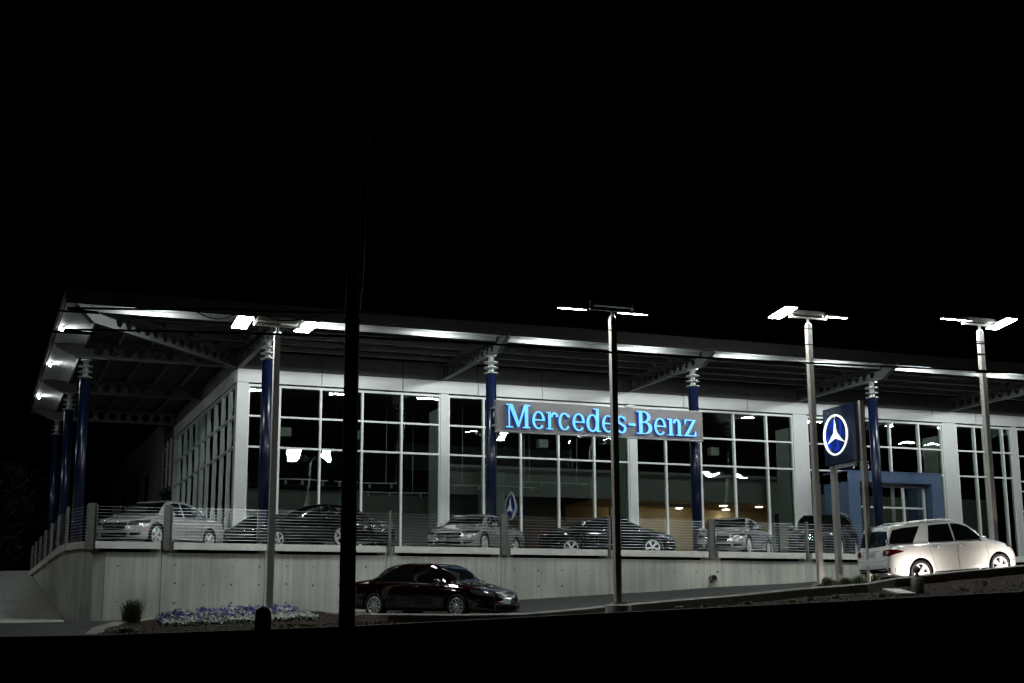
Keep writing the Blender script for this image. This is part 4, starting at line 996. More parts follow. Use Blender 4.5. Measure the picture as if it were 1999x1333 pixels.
def make_car(name, label, cat, S, pmat, loc, rz, pitch=0.0, group=None):
    """S: car description; x runs from the rear (negative) to the front, origin midway between the axles on the ground"""
    t = thing(name, label, cat, loc, 0, group)
    t.rotation_euler = (Matrix.Rotation(rz, 3, 'Z') @ Matrix.Rotation(-pitch, 3, 'Y')).to_euler()
    wb = S['wb']; L0 = -wb/2-S['ro']; L1 = wb/2+S['fo']; HW = S['w']/2
    top = smooth_fn(S['top']); belt = smooth_fn(S['belt']); bot = smooth_fn(S['bot'])
    pw = smooth_fn([(L0, .70*HW), (L0+.05, .80*HW), (L0+.18, .905*HW), (L0+.5, .975*HW), (L0+1.0, HW), (L1-1.1, HW), (L1-.55, .975*HW), (L1-.25, .90*HW), (L1-.10, .79*HW), (L1-.03, .66*HW), (L1, .56*HW)])
    rw = smooth_fn(S['roofw'])       # half width at the top line
    def section(x):
        w = pw(x); zt = top(x); zb = bot(x); bl = min(belt(x), zt-.035); wt = min(rw(x), w*.90)
        cab = max(0.0, min(1.0, (zt-bl-.10)/.25))
        hgt = bl-zb
        P = [(0, zb), (w*.80, zb), (w*.93, zb+.02), (w*.975, zb+hgt*.14), (w*.985, zb+hgt*.34), (w, zb+hgt*.62), (w*.992, zb+hgt*.80), (w*.965, bl-.045), (w*.93, bl-.004)]
        # from shoulder to the top line
        ax, az = w*.93, bl
        if cab > 0:
            bx, bz = wt, zt-.055
            c1 = (lerp(ax-.035, bx, .04), lerp(az, bz, .06)); c2 = (lerp(ax-.03, bx, .38), lerp(az, bz, .42)); c3 = (lerp(ax-.02, bx, .75), lerp(az, bz, .80))
        h1 = (w*.88, lerp(bl, zt, .38)); h2 = (w*.80, lerp(bl, zt, .62)); h3 = (w*.70, lerp(bl, zt, .78))
        if cab <= 0: c1, c2, c3 = h1, h2, h3; e1 = (w*.55, lerp(bl, zt, .90)); e2 = (w*.30, lerp(bl, zt, .975))
        else:
            H = [h1, h2, h3]; C = [c1, c2, c3]
            c1, c2, c3 = [(lerp(H[i][0], C[i][0], cab), lerp(H[i][1], C[i][1], cab)) for i in range(3)]
            e1 = (lerp(w*.55, bx-.03, cab), lerp(lerp(bl, zt, .90), zt-.018, cab)); e2 = (lerp(w*.30, bx*.6, cab), lerp(lerp(bl, zt, .975), zt-.004, cab))
        P += [c1, c2, c3, e1, e2, (0, zt)]
        return P
    NX = 84; xs_ = []
    for i in range(NX+1):
        u = i/NX; u = u-.085*math.sin(2*PI*u)/(1.0)*.9*.5
        xs_.append(lerp(L0, L1, u))
    secs = [crom(section(x), 3) for x in xs_]; ns = len(secs[0])
    mb = MB(); 
    # front and tail faces lean: nose curves in plan through pw, in profile through 'top'/'bot'
    for i, x in enumerate(xs_):
        for (y, z) in secs[i]: mb.v.append((x, -y, z))
        for (y, z) in secs[i][1:-1][::-1]: mb.v.append((x, y, z))
    n = 2*ns-2
    for i in range(NX):
        for k in range(n): mb.f.append([i*n+k, i*n+(k+1) % n, (i+1)*n+(k+1) % n, (i+1)*n+k]); mb.mi.append(0)
    for i, rev in ((0, True), (NX, False)):
        f = [i*n+k for k in range(n)]
        mb.f.append(f[::-1] if not rev else f); mb.mi.append(0)
    # make winding outward: check
    me = mb.mesh('body', pmat, True)
    import bmesh
    bm = bmesh.new(); bm.from_mesh(me); bmesh.ops.triangulate(bm, faces=[f for f in bm.faces if len(f.verts) > 4]); bmesh.ops.recalc_face_normals(bm, faces=bm.faces); bm.to_mesh(me)
    bvh = BVHTree.FromBMesh(bm); bm.free()
    for p in me.polygons: p.use_smooth = True
    body = obj('body', me, t)
    # wheel pockets
    WR = S['wr']; AR = WR+.055
    cut = MB()
    for ax_ in (-wb/2, wb/2):
        for s in (-1, 1):
            y0, y1 = sorted((s*(HW-.30), s*(HW+.3)))
            c2 = MB(); n2 = 40
            for yy_ in (y0, y1):
                for k in range(n2):
                    a = 2*PI*k/n2; c2.v.append((ax_+AR*math.cos(a), yy_, WR+AR*math.sin(a)*1.0))
            c2.f = [[k, (k+1) % n2, n2+(k+1) % n2, n2+k] for k in range(n2)]+[[k for k in range(n2)][::-1], [n2+k for k in range(n2)]]
            c2.mi = [0]*len(c2.f); cut.add(c2.v, c2.f)
    cm = cut.mesh('cut', M['carblack'])
    bm = bmesh.new(); bm.from_mesh(cm); bmesh.ops.recalc_face_normals(bm, faces=bm.faces); bm.to_mesh(cm); bm.free()
    me.materials.append(M['carblack'])
    for p in cm.polygons: p.material_index = 0
    co = bpy.data.objects.new('cutter', cm); COL.objects.link(co); co.matrix_world = t.matrix_world.copy(); co.parent = t
    md = body.modifiers.new('b', 'BOOLEAN'); md.object = co; md.operation = 'DIFFERENCE'; md.solver = 'EXACT'
    try: md.material_mode = 'TRANSFER'
    except Exception: pass
    bpy.context.view_layer.update()
    dg = bpy.context.evaluated_depsgraph_get(); nm_ = bpy.data.meshes.new_from_object(body.evaluated_get(dg))
    body.modifiers.clear()
    if len(nm_.polygons) > 100:
        body.data = nm_; nm_.name = 'body'
    bpy.data.objects.remove(co)
    for p in body.data.polygons:
        c = p.center
        ins = abs(c.y) < HW-.28 and abs(c.y) > HW-.32 and any(math.hypot(c.x-a, c.z-WR) < AR*1.02 for a in (-wb/2, wb/2))
        rimf = any(abs(math.hypot(c.x-a, c.z-WR)-AR) < .02 for a in (-wb/2, wb/2)) and abs(p.normal.y) < .5 and abs(c.y) > HW-.31
        if ins or rimf: p.use_smooth = False
    # ---- patches laid on the body
    def cast(o, d):
        h = bvh.ray_cast(Vector(o), Vector(d).normalized(), 8)
        return (h[0], h[1]) if h[0] is not None else (None, None)
    def patch(nm, mt_, lower, upper, proj, nu=14, nv=6, off=.004, parent=None):
        """lower/upper: polylines of 2D points; proj maps 2D to (origin, direction)"""
        def pl(P, u):
            q = u*(len(P)-1); i = min(int(q), len(P)-2); f = q-i; return (lerp(P[i][0], P[i+1][0], f), lerp(P[i][1], P[i+1][1], f))
        m2 = MB(); ok = {}
        for i in range(nu+1):
            for j in range(nv+1):
                a = pl(lower, i/nu); b = pl(upper, i/nu); p = (lerp(a[0], b[0], j/nv), lerp(a[1], b[1], j/nv))
                o_, d_ = proj(p); h, nr = cast(o_, d_)
                if h is None: continue
                if nr.dot(Vector(d_)) > 0: nr = -nr
                ok[(i, j)] = len(m2.v); m2.v.append(tuple(h+nr*off))
        for i in range(nu):
            for j in range(nv):
                ks = [(i, j), (i+1, j), (i+1, j+1), (i, j+1)]
                if all(k in ok for k in ks): m2.f.append([ok[k] for k in ks]); m2.mi.append(0)
        if m2.f: return m2.build(nm, mt_, parent or t, smooth=True)
    side = lambda s: (lambda p: ((p[0], s*3, p[1]), (0, -s, 0)))
    frontp = lambda p: ((4, p[0], p[1]), (-1, 0, 0)); rearp = lambda p: ((-4, p[0], p[1]), (1, 0, 0))
    topp = lambda p: ((p[0], p[1], 3), (0, 0, -1))
    def diag(sx, s, ang):    # p = (distance along a slanted plane, z)
        dx, dy = -sx*math.cos(ang), -s*math.sin(ang)
        return lambda p: ((sx*(L1 if sx > 0 else -L0)-dx*2+(-dy)*0+ -s*sx*0 + (-s*math.sin(ang))*0 + p[0]*(-sx*math.sin(ang)), s*HW*.8-dy*2+p[0]*s*math.cos(ang), p[1]), (dx, dy, 0))
    def line3(nm, mt_, pts2, proj, r, off=.003, seg=6):
        out = []
        for i in range(len(pts2)-1):
            for k in range(seg):
                p = (lerp(pts2[i][0], pts2[i+1][0], k/seg), lerp(pts2[i][1], pts2[i+1][1], k/seg)); o_, d_ = proj(p); h, nr = cast(o_, d_)
                if h is not None: out.append(h-Vector(d_).normalized()*off)
        o_, d_ = proj(pts2[-1]); h, nr = cast(o_, d_)
        if h is not None: out.append(h-Vector(d_).normalized()*off)
        if len(out) > 2: return MB().tube(out, r, 5).build(nm, mt_, t, smooth=True)
    for s in (-1, 1):
        for (lo, up_) in S['side']:
            patch('side_window', M['carglass'], lo, up_, side(s), 18, 6, .004)
        lo_all = S['side'][0][0]; 
        o1 = S['trim']
        line3('window_trim', M['chrome'] if S.get('chrome', 1) else M['carblack'], o1, side(s), .009, .005, 8)
        for dl in S['doors']: line3('door_seam', M['seam'], dl, side(s), .005, .0)
        for (hx, hz) in S['handles']:
            h, nr = cast((hx, s*3, hz), (0, -s, 0))
            if h is not None:
                MB().tube([(hx-.10, h.y+s*.012, hz), (hx-.08, h.y+s*.035, hz+.003), (hx+.08, h.y+s*.035, hz+.003), (hx+.10, h.y+s*.012, hz)], .012, 6).build('door_handle', M['chrome'] if S.get('chromehandle') else pmat, t, smooth=True)
        # mirror
        mx_, mz_ = S['mirror']; h, nr = cast((mx_, s*3, mz_-.02), (0, -s, 0)); yb = h.y if h is not None else s*HW*.9
        mb = MB(); prof = []
        for k in range(9):
            a = PI*k/8; prof.append((max(.001, math.sin(a)), -math.cos(a)))
        mb.lathe(prof, (0, 0, 0), 16, 'x'); me2 = mb.mesh('mirror', pmat, True)
        for v in me2.vertices: v.co = Vector((v.co.x*.085, v.co.y*.11, v.co.z*.065))
        mo = obj('mirror', me2, t, (mx_, yb+s*.15, mz_+.05))
        MB().tube([(mx_, yb-s*.02, mz_-.02), (mx_, yb+s*.1, mz_+.02)], .02, 6).build('mirror_arm', M['carblack'], t)
        # lower sill
        line3('sill_trim', M['carblack'] if not S.get('steps') else M['chrome'], [(-wb/2+WR+.1, S['sill']), (wb/2-WR-.1, S['sill'])], side(s), .022, .0, 6)
        # lamps
        for (a, b) in S['head']: patch('headlight', M['headlamp'], [(q[0]*s, q[1]) for q in a], [(q[0]*s, q[1]) for q in b], (lambda p: ((4-abs(p[0])*0, p[0], p[1]), (-1, 0, 0))), 10, 6, .006)
        for (a, b) in S.get('headside', []): patch('headlight_wrap', M['headlamp'], a, b, side(s), 8, 5, .006)
        for (a, b) in S['tail']: patch('taillight', M['taillamp'], [(q[0]*s, q[1]) for q in a], [(q[0]*s, q[1]) for q in b], rearp, 8, 5, .006)
        for (a, b) in S.get('tailside', []): patch('taillight_wrap', M['taillamp'], a, b, side(s), 8, 5, .006)
        for (a, b) in S.get('amber', []): patch('side_marker', M['amber'], a, b, side(s), 4, 2, .006)
    for (a, b) in S['wind']: patch('windscreen', M['carglass'], a, b, topp, 14, 12, .005)
    for (a, b) in S['rearw']: patch('rear_window', M['carglass'], a, b, topp, 14, 10, .005)
    for (a, b) in S.get('rearglass', []): patch('rear_window', M['carglass'], a, b, rearp, 14, 8, .006)
    for (a, b) in S['grille']: patch('grille', M['carblack'], a, b, frontp, 14, 6, .006)
    for (a, b) in S['intake']: patch('lower_intake', M['carblack'], a, b, frontp, 12, 4, .006)
    for (a, b) in S.get('fog', []):
        for s in (-1, 1): patch('fog_lamp', M['carblack'], [(q[0]*s, q[1]) for q in a], [(q[0]*s, q[1]) for q in b], frontp, 8, 3, .006)
    if S['grille']:
        (ga, gb) = S['grille'][0]
        line3('grille_surround', M['chrome'], list(ga)+list(gb)[::-1]+[ga[0]], frontp, .010, .010, 6)
        for f in (.36, .68):
            line3('grille_bar', M['chrome'], [(lerp(a[0], b[0], f)*.96, lerp(a[1], b[1], f)) for a, b in zip(ga, gb)], frontp, .011, .012, 5)
        gz_ = (sum(p[1] for p in ga)/len(ga)+sum(p[1] for p in gb)/len(gb))/2
        h, nr = cast((4, 0, gz_), (-1, 0, 0))
        if h is not None:
            mb = MB(); R2 = S.get('star', .085)
            mb.tube([(h.x+.022, R2*math.cos(2*PI*k/20), gz_+R2*math.sin(2*PI*k/20)) for k in range(21)], .009, 5, caps=False)
            for k in range(3):
                a = PI/2+k*2*PI/3; mb.tube([(h.x+.024, 0, gz_), (h.x+.02, R2*math.cos(a), gz_+R2*math.sin(a))], [.014, .003], 4)
            mb.build('star_emblem', M['chrome'], t)
    for (a, b) in S.get('platepatch', []): patch('licence_plate', M['plate'], a, b, rearp, 4, 2, .012)
    for (a, b) in S.get('frontplate', []): patch('licence_plate', M['plate'], a, b, frontp, 4, 2, .012)
    for q in S.get('rearseam', []): line3('tailgate_seam', M['seam'], q, rearp, .005, 0)
    for q in S.get('hoodseam', []):
        for s in (-1, 1): line3('bonnet_seam', M['seam'], [(a, b*s) for a, b in q], topp, .004, 0)
    for q in S.get('lowdark', []): patch('bumper_valance', M['carblack'], q[0], q[1], rearp, 16, 3, .004)
    for q in S.get('exhaust', []):
        h, nr = cast((-4, q[0], q[1]+.08), (1, 0, 0)); xx = h.x if h is not None else L0
        MB().box(xx-.02, q[0]-.09, q[1]-.03, xx+.2, q[0]+.09, q[1]+.03).build('exhaust_tip', M['chrome'], t)
    if S.get('rails'):
        for s in (-1, 1):
            a, b, yy_ = S['rails']; pts = [(a, s*yy_, top(a)-.03)]+[(lerp(a, b, k/6), s*(yy_), top(lerp(a, b, k/6))+.035) for k in range(1, 6)]+[(b, s*yy_, top(b)-.02)]
            MB().tube(pts, .016, 6).build('roof_rail', M['alu'], t, smooth=True)
    # ---- wheels
    RM = rim_mesh(*S['rim']); TM = tyre_mesh(WR, S['rim'][1]+.008, .23); DM = disc_mesh(S['rim'][1])
    for ax_ in (-wb/2, wb/2):
        for s in (-1, 1):
            w_ = bpy.data.objects.new('wheel', TM); COL.objects.link(w_); w_.parent = t
            w_.location = (ax_, s*(HW-.025), WR); w_.rotation_euler = (0, random.random()*2, 0) if s > 0 else (0, random.random()*2, PI)
            for nm2, mm in (('rim', RM), ('brake_disc', DM)):
                r_ = bpy.data.objects.new(nm2, mm); COL.objects.link(r_); r_.parent = w_
    return t

def sedan_spec(wb=2.87, fo=.83, ro=1.15, w=1.85, H=1.46, coupe=False, rimspec=(5, .235, .022, True), chrome=True, sharp=0.0, soft=False):
    L0 = -wb/2-ro; L1 = wb/2+fo; bk = .06 if coupe else 0
    roofr = -.95 if not coupe else -.75; h = H
    S = dict(wb=wb, fo=fo, ro=ro, w=w, wr=.335)
    S['top'] = [(L0, .62), (L0+.02, .84), (L0+.07, .96), (L0+.25, 1.0+.0), (L0+.55, 1.03), (roofr-.72, 1.09), (roofr-.30, h-.13), (roofr+.12, h-.035), (roofr+.65, h), (roofr+1.2, h-.012), (.55, h-.10), (.98, 1.10), (1.12, 1.015), (1.35, .985), (wb/2+.2, .915), (L1-.25, .80), (L1-.08, .73), (L1-.02, .64), (L1, .52)]
    S['belt'] = [(L0, .80), (L0+.4, .93), (-.8, .935), (.6, .905), (1.1, .88), (wb/2+.2, .82), (L1-.2, .68), (L1, .48)]
    S['bot'] = [(L0, .42), (L0+.08, .30), (L0+.4, .22), (-1, .20), (1, .20), (L1-.4, .19), (L1-.08, .22), (L1, .30)]
    S['roofw'] = [(L0, .55), (roofr-.7, .62), (roofr-.2, .56), (roofr+.3, .575), (.2, .59), (.7, .64), (1.1, .72), (L1, .5)]
    bl = .955
    tz = h-.095
    if coupe:
        S['side'] = [([(roofr-.62, bl+.06), (roofr-.3, bl+.015), (.3, bl-.01), (.93, bl-.03)], [(roofr-.50, bl+.13), (roofr-.1, tz-.055), (.22, tz+.0), (.60, tz-.10)])]
        S['doors'] = [[(.98, .90), (1.0, .6), (.93, .26)], [(-.42, .92), (-.46, .6), (-.40, .26)]]
        S['handles'] = [(-.28, .82)]
    else:
        S['side'] = [([(-.04, bl-.005), (.5, bl-.015), (.96, bl-.03)], [(-.04, tz+.0), (.25, tz-.01), (.60, tz-.10)]),
                     ([(roofr-.12, bl+.0), (-.5, bl), (-.13, bl-.005)], [(roofr-.06, tz-.06), (-.5, tz-.005), (-.13, tz)]),
                     ([(roofr-.58, bl+.075), (roofr-.36, bl+.03), (roofr-.17, bl+.005)], [(roofr-.44, bl+.14), (roofr-.28, tz-.17), (roofr-.11, tz-.075)])]
        S['doors'] = [[(1.0, .90), (1.02, .6), (.95, .26)], [(-.08, .93), (-.10, .6), (-.08, .26)], [(-1.02, .94), (-.98, .7), (-.82, .26)]]
        S['handles'] = [(.10, .83), (-.80, .85)]
    S['trim'] = [(roofr-.66, bl+.06), (roofr-.36, bl+.0), (0, bl-.025), (.98, bl-.052)]
    S['mirror'] = (.82, .93)
    S['sill'] = .27
    S['wind'] = [([(1.06, -.66), (1.14, 0), (1.06, .66)], [(.50, -.54), (.55, 0), (.50, .54)])]
    S['rearw'] = [([(roofr-.70, -.58), (roofr-.76, 0), (roofr-.70, .58)], [(roofr-.08, -.48), (roofr-.06, 0), (roofr-.08, .48)])]
    S['head'] = [([(.44, .60), (.64, .60), (.80, .63)], [(.47, .70), (.64, .735), (.80, .76)])]
    S['headside'] = [([(L1-.50, .70), (L1-.34, .64), (L1-.16, .60)], [(L1-.56, .775), (L1-.36, .76), (L1-.20, .725)])]
    S['tail'] = [([(.46, .76), (.78, .70)], [(.50, .90), (.80, .90)])]
    S['tailside'] = [([(L0+.08, .72), (L0+.35, .82)], [(L0+.10, .90), (L0+.42, .93)])]
    S['grille'] = [([(-.36, .50), (-.30, .475), (0, .465), (.30, .475), (.36, .50)], [(-.42, .655), (-.36, .685), (0, .695), (.36, .685), (.42, .655)])]
    S['intake'] = [([(-.42, .27), (0, .26), (.42, .27)], [(-.46, .38), (0, .39), (.46, .38)])]
    S['fog'] = [([(.54, .29), (.76, .32)], [(.52, .39), (.80, .40)])]
    S['amber'] = [([(L1-.34, .50), (L1-.24, .49)], [(L1-.34, .525), (L1-.24, .52)])]
    S['platepatch'] = [([(-.16, .70), (.16, .70)], [(-.16, .83), (.16, .83)])]
    S['rearseam'] = [[(-.62, .66), (0, .62), (.62, .66)]]
    S['hoodseam'] = [[(1.16, .66), (wb/2, .70), (L1-.35, .56)]]
    S['rim'] = rimspec; S['chrome'] = chrome
    return S

def place_by_hubs(rear, head_deg, side_sign, wb, w, z):
    """rear: (x, y) of the near rear hub; side_sign +1 when the near side is the car's left"""
    a = R_(head_deg); hx, hy = math.cos(a), math.sin(a); lx_, ly_ = -hy, hx
    off = w/2-.03
    return (rear[0]+hx*wb/2-lx_*off*side_sign, rear[1]+hy*wb/2-ly_*off*side_sign, z), a

sp = sedan_spec(wb=2.87, H=1.47, rimspec=(5, .235, .020, True))
loc, a = place_by_hubs((7.05, 44.0), -130.6, 1, 2.87, 1.85, DECK)
make_car('parked_sedan', 'silver sedan on the terrace at the left corner of the showroom, nose to the rail', 'car', sp, M['p_silver'], loc, a)
sp = sedan_spec(wb=2.76, H=1.39, w=1.79, coupe=True, ro=1.05, rimspec=(5, .24, .024, False))
loc, a = place_by_hubs((8.98, 43.0), -60.2, -1, 2.76, 1.79, DECK)
make_car('parked_coupe', 'black coupe on the terrace behind the utility pole', 'car', sp, M['p_black'], loc, a)
sp = sedan_spec(wb=2.87, H=1.40, w=1.88, ro=1.18, fo=.9, rimspec=(5, .24, .024, False))
sp['grille'] = [([(-.42, .50), (-.34, .46), (0, .45), (.34, .46), (.42, .50)], [(-.46, .60), (-.40, .655), (0, .665), (.40, .655), (.46, .60)])]; sp['star'] = .105
loc, a = place_by_hubs((17.65, 45.0), -132.1, 1, 2.87, 1.88, DECK)
make_car('parked_sedan', 'low silver grey coupe with star grille, behind the blue column at the left sign end', 'car', sp, M['p_grey'], loc, a)
sp = sedan_spec(wb=2.80, H=1.41, w=1.82, ro=1.12, rimspec=(5, .24, .016, True), coupe=True)
loc, a = place_by_hubs((19.41, 44.3), -22, -1, 2.80, 1.82, DECK)
make_car('parked_coupe', 'black coupe on the terrace below the lettered sign, seen nearly side on', 'car', sp, M['p_black'], loc, a)
sp = sedan_spec(wb=2.76, H=1.39, w=1.79, ro=1.05, coupe=True, rimspec=(5, .235, .020, True)); sp['star'] = .10
loc, a = place_by_hubs((26.8, 43.6), -134.9, 1, 2.76, 1.79, DECK)
make_car('parked_convertible', 'silver grey convertible, roof up, right of the blue column at the right sign end', 'car', sp, M['p_grey'], loc, a)
# compact wagon-like utility car
sp = sedan_spec(wb=2.76, H=1.66, w=1.84, ro=.95, fo=.85, rimspec=(5, .24, .022, False))
L0 = -2.76/2-.95; L1 = 2.76/2+.85
sp['top'] = [(L0, .7), (L0+.03, 1.1), (L0+.12, 1.35), (L0+.30, 1.60), (L0+.6, 1.645), (-.4, 1.66), (.3, 1.62), (.62, 1.52), (1.02, 1.18), (1.14, 1.12), (1.6, 1.05), (L1-.25, .97), (L1-.06, .9), (L1, .6)]
sp['belt'] = [(L0, 1.0), (L0+.4, 1.06), (1.1, 1.0), (L1-.2, .82), (L1, .55)]
sp['roofw'] = [(L0, .6), (L0+.4, .63), (.3, .63), (1.1, .75), (L1, .5)]
sp['side'] = [([(-.04, 1.07), (.96, 1.05)], [(-.04, 1.55), (.45, 1.49)]), ([(-1.0, 1.08), (-.12, 1.07)], [(-1.0, 1.54), (-.12, 1.55)]), ([(-1.95, 1.12), (-1.1, 1.085)], [(-1.85, 1.46), (-1.1, 1.53)])]
sp['wind'] = [([(1.08, -.66), (1.15, 0), (1.08, .66)], [(.50, -.56), (.55, 0), (.50, .56)])]; sp['rearw'] = []; sp['trim'] = [(-2.0, 1.08), (0, 1.05), (1.0, 1.02)]
sp['head'] = [([(.46, .72), (.64, .72), (.80, .74)], [(.47, .87), (.64, .88), (.80, .89)])]; sp['headside'] = []; sp['wr'] = .35; sp['mirror'] = (.8, 1.04)
sp['grille'] = [([(-.38, .62), (0, .60), (.38, .62)], [(-.42, .84), (0, .86), (.42, .84)])]
sp['tail'] = []; sp['tailside'] = []; sp['platepatch'] = []; sp['rearseam'] = []; sp['rails'] = (-1.7, .2, .6)
loc, a = place_by_hubs((30.6, 43.7), -135.6, 1, 2.76, 1.84, DECK)
make_car('parked_wagon', 'black upright wagon on the terrace behind the two posts of the star pylon', 'car', sp, M['p_black'], loc, a)
# showroom car seen dimly through the glass
sp = sedan_spec(wb=2.87, H=1.45, w=1.85)
make_car('showroom_car', 'grey sedan standing inside the glass between the two black coupes', 'car', sp, M['p_grey'], (14.6, 56.0, DECK+.02), R_(-160))
# car standing behind the column, only its tail lamp shows
sp = sedan_spec(wb=2.87, H=1.45, w=1.85)
make_car('parked_sedan', 'black sedan whose red tail lamp shows left of the blue column near the corner', 'car', sp, M['p_black'], (9.6, 47.6, DECK), R_(150))
# maroon sedan on the driveway
sp = sedan_spec(wb=2.80, H=1.475, w=1.845, ro=1.1, fo=.96, rimspec=(10, .222, .017, False))
sp['grille'] = [([(-.34, .60), (0, .58), (.34, .60)], [(-.40, .70), (0, .72), (.40, .70)])]; sp['star'] = .04
sp['frontplate'] = [([(-.16, .42), (.16, .42)], [(-.16, .55), (.16, .55)])]
loc, a = place_by_hubs((10.38, 37.0), -56.6, -1, 2.80, 1.845, .24)
zc = lambda x, y: gz(x, y)
rear_z = gz(loc[0]-1.4*math.cos(a), loc[1]-1.4*math.sin(a)); front_z = gz(loc[0]+1.4*math.cos(a), loc[1]+1.4*math.sin(a))
make_car('parked_sedan', 'dark maroon sedan parked on the driveway below the retaining wall', 'car', sp, M['p_red'], (loc[0], loc[1], (rear_z+front_z)/2-.10), a, math.atan2(front_z-rear_z, 2.8))
# white sport utility vehicle
wb = 2.915; L0 = -wb/2-1.02; L1 = wb/2+.87
sp = sedan_spec(wb=wb, H=1.76, w=1.93, ro=1.02, fo=.87, rimspec=(5, .272, .034, True))
sp['wr'] = .38
sp['top'] = [(L0, .72), (L0+.03, 1.02), (L0+.06, 1.12), (L0+.15, 1.34), (L0+.25, 1.60), (L0+.30, 1.68), (L0+.6, 1.735), (-.8, 1.76), (-.1, 1.755), (.35, 1.70), (.62, 1.60), (1.08, 1.27), (1.20, 1.20), (1.5, 1.16), (wb/2+.3, 1.08), (L1-.22, .98), (L1-.07, .88), (L1-.02, .75), (L1, .6)]
sp['belt'] = [(L0, .98), (L0+.4, 1.12), (-.6, 1.13), (.8, 1.10), (1.3, 1.05), (L1-.3, .86), (L1, .6)]
sp['bot'] = [(L0, .50), (L0+.1, .40), (L0+.5, .30), (1, .28), (L1-.3, .28), (L1-.05, .33), (L1, .42)]
sp['roofw'] = [(L0, .6), (L0+.34, .64), (L0+.8, .655), (.3, .65), (.7, .68), (1.15, .78), (L1, .55)]
sp['side'] = [([(-.02, 1.165), (.5, 1.155), (1.05, 1.14)], [(-.02, 1.655), (.25, 1.64), (.58, 1.545)]),
              ([(-1.02, 1.175), (-.5, 1.17), (-.08, 1.165)], [(-.84, 1.64), (-.5, 1.655), (-.08, 1.655)]),
              ([(L0+.13, 1.20), (L0+.5, 1.19), (-1.58, 1.185)], [(L0+.33, 1.57), (L0+.7, 1.62), (-1.16, 1.64)])]
sp['wind'] = [([(1.14, -.68), (1.21, 0), (1.14, .68)], [(.52, -.58), (.57, 0), (.52, .58)])]
sp['rearw'] = []; sp['rearglass'] = [([(-.80, 1.17), (0, 1.13), (.80, 1.17)], [(-.66, 1.55), (0, 1.58), (.66, 1.55)])]
sp['trim'] = [(-1.05, 1.155), (0, 1.145), (1.08, 1.115)]
sp['doors'] = [[(1.0, 1.08), (1.05, .7), (.98, .34)], [(-.05, 1.13), (-.07, .7), (-.05, .34)], [(-1.1, 1.14), (-1.05, .9), (-.88, .34)]]
sp['handles'] = [(.14, 1.0), (-.86, 1.02)]; sp['mirror'] = (.88, 1.13); sp['sill'] = .36; sp['steps'] = True; sp['chromehandle'] = True
sp['head'] = [([(.46, .76), (.66, .76), (.82, .79)], [(.47, .90), (.66, .92), (.82, .93)])]; sp['headside'] = [([(L1-.50, .90), (L1-.16, .80)], [(L1-.55, .95), (L1-.2, .91)])]
sp['grille'] = [([(-.40, .62), (0, .60), (.40, .62)], [(-.45, .86), (0, .88), (.45, .86)])]
sp['tail'] = [([(.50, .90), (.64, .88), (.80, .87)], [(.54, 1.03), (.64, 1.05), (.80, 1.06)])]
sp['tailside'] = [([(L0+.05, .88), (L0+.25, .93), (L0+.46, .965)], [(L0+.08, 1.06), (L0+.22, 1.05), (L0+.50, .975)])]
sp['platepatch'] = [([(-.16, .86), (.16, .86)], [(-.16, 1.0), (.16, 1.0)])]
sp['rearseam'] = [[(-.70, .78), (-.40, .74), (0, .74), (.40, .74), (.70, .78)], [(-.40, .84), (-.42, 1.03), (.42, 1.03), (.40, .84)]]
sp['lowdark'] = [([(-.84, .44), (0, .42), (.84, .44)], [(-.86, .56), (0, .54), (.86, .56)])]
sp['exhaust'] = [(.55, .42), (-.55, .42)]; sp['rails'] = (-1.75, .25, .63)
sp['intake'] = []; sp['fog'] = []; sp['hoodseam'] = [[(1.25, .74), (wb/2, .78), (L1-.3, .62)]]
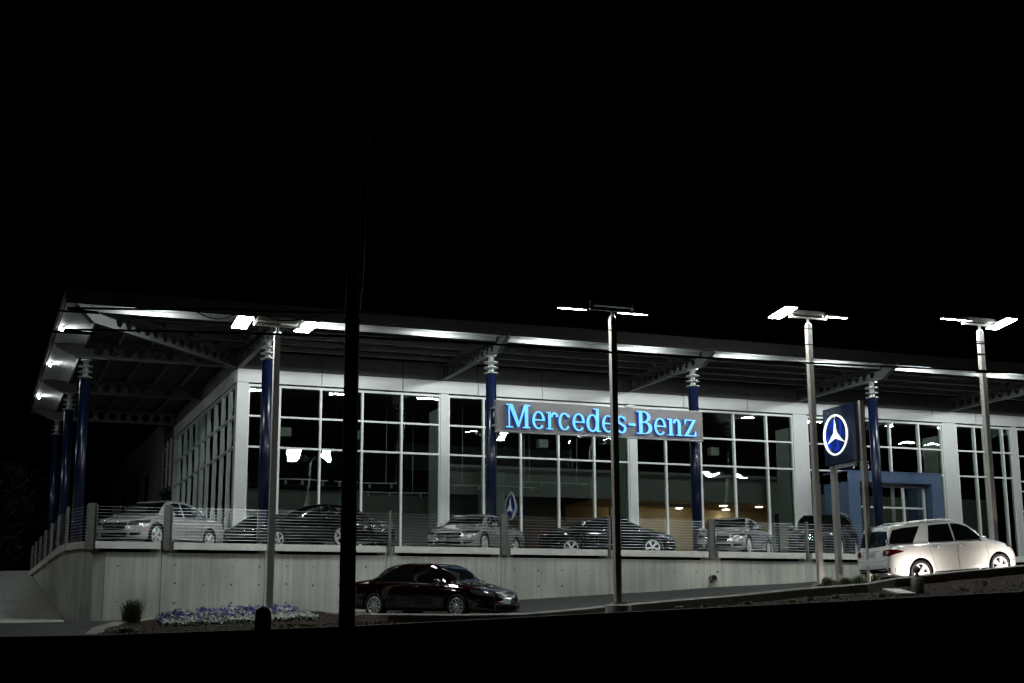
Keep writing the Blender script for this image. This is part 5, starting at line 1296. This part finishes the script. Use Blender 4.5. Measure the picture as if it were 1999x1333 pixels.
def taller(S, k):
    for q in ('top', 'belt', 'bot'): S[q] = [(p[0], p[1]*k) for p in S[q]]
    for q in ('side', 'head', 'headside', 'grille', 'tail', 'tailside', 'platepatch', 'lowdark', 'rearglass', 'amber', 'fog', 'intake'):
        S[q] = [tuple([(p[0], p[1]*k) for p in pl_] for pl_ in pr) for pr in S.get(q, [])]
    for q in ('doors', 'rearseam'): S[q] = [[(p[0], p[1]*k) for p in l] for l in S[q]]
    S['trim'] = [(p[0], p[1]*k) for p in S['trim']]; S['handles'] = [(p[0], p[1]*k) for p in S['handles']]; S['mirror'] = (S['mirror'][0], S['mirror'][1]*k)
taller(sp, 1.06)
loc, a = place_by_hubs((26.28, 34.3), 0.5, -1, wb, 1.93, 0)
rear_z = gz(loc[0]-1.45, 35.0); front_z = gz(loc[0]+1.45, 35.0)
make_car('parked_suv', 'pearl white sport utility vehicle climbing the driveway at the right', 'car', sp, M['p_white'], (loc[0], loc[1], (rear_z+front_z)/2-.10), a, math.atan2(front_z-rear_z, wb))

# ================================================================== TREES AT THE LEFT
def tree(x, y, z, h, r, n, lab):
    t = thing('tree', lab, 'tree', (x, y, z), 0, 'dark trees left of the showroom')
    mb = MB(); mb.tube([(0, 0, 0), (.1, 0, h*.3), (-.1, .1, h*.6), (0, 0, h*.85)], [.2, .15, .1, .03], 8)
    for k in range(7):
        a = k*2.4; hz = h*(.25+.08*k); mb.tube([(0, 0, hz), (math.cos(a)*r*.5, math.sin(a)*r*.5, hz+h*.12), (math.cos(a)*r*.85, math.sin(a)*r*.85, hz+h*.2)], [.07, .04, .015], 5)
    mb.build('trunk', M['bark'], t)
    mb = MB(); cl = [(random.uniform(-r, r)*.75, random.uniform(-r, r)*.75, random.uniform(.12, .95)*h, random.uniform(.25, .5)*r) for k in range(26)]
    for i in range(n):
        c = random.choice(cl); d = Vector((random.gauss(0, 1), random.gauss(0, 1), random.gauss(0, 1))).normalized()*c[3]*random.uniform(.5, 1.05)
        p = Vector(c[:3])+d; s = random.uniform(.05, .11); a = Vector((random.gauss(0, 1), random.gauss(0, 1), random.gauss(0, 1))).normalized()*s; b = a.orthogonal().normalized()*s*.6
        mb.add([p-a, p+b, p+a, p-b], [(0, 1, 2, 3)])
    mb.build('crown', M['leaf'], t)
tree(-2.6, 66, 2.4, 7.5, 2.4, 6000, 'dark bushy tree at the left edge of the picture')
tree(1.2, 68, 2.4, 5.2, 2.0, 5000, 'lower dark tree beside the railing at the top of the ramp')
tree(3.6, 74, 2.4, 4.5, 1.8, 3500, 'small dark tree behind the canopy columns')
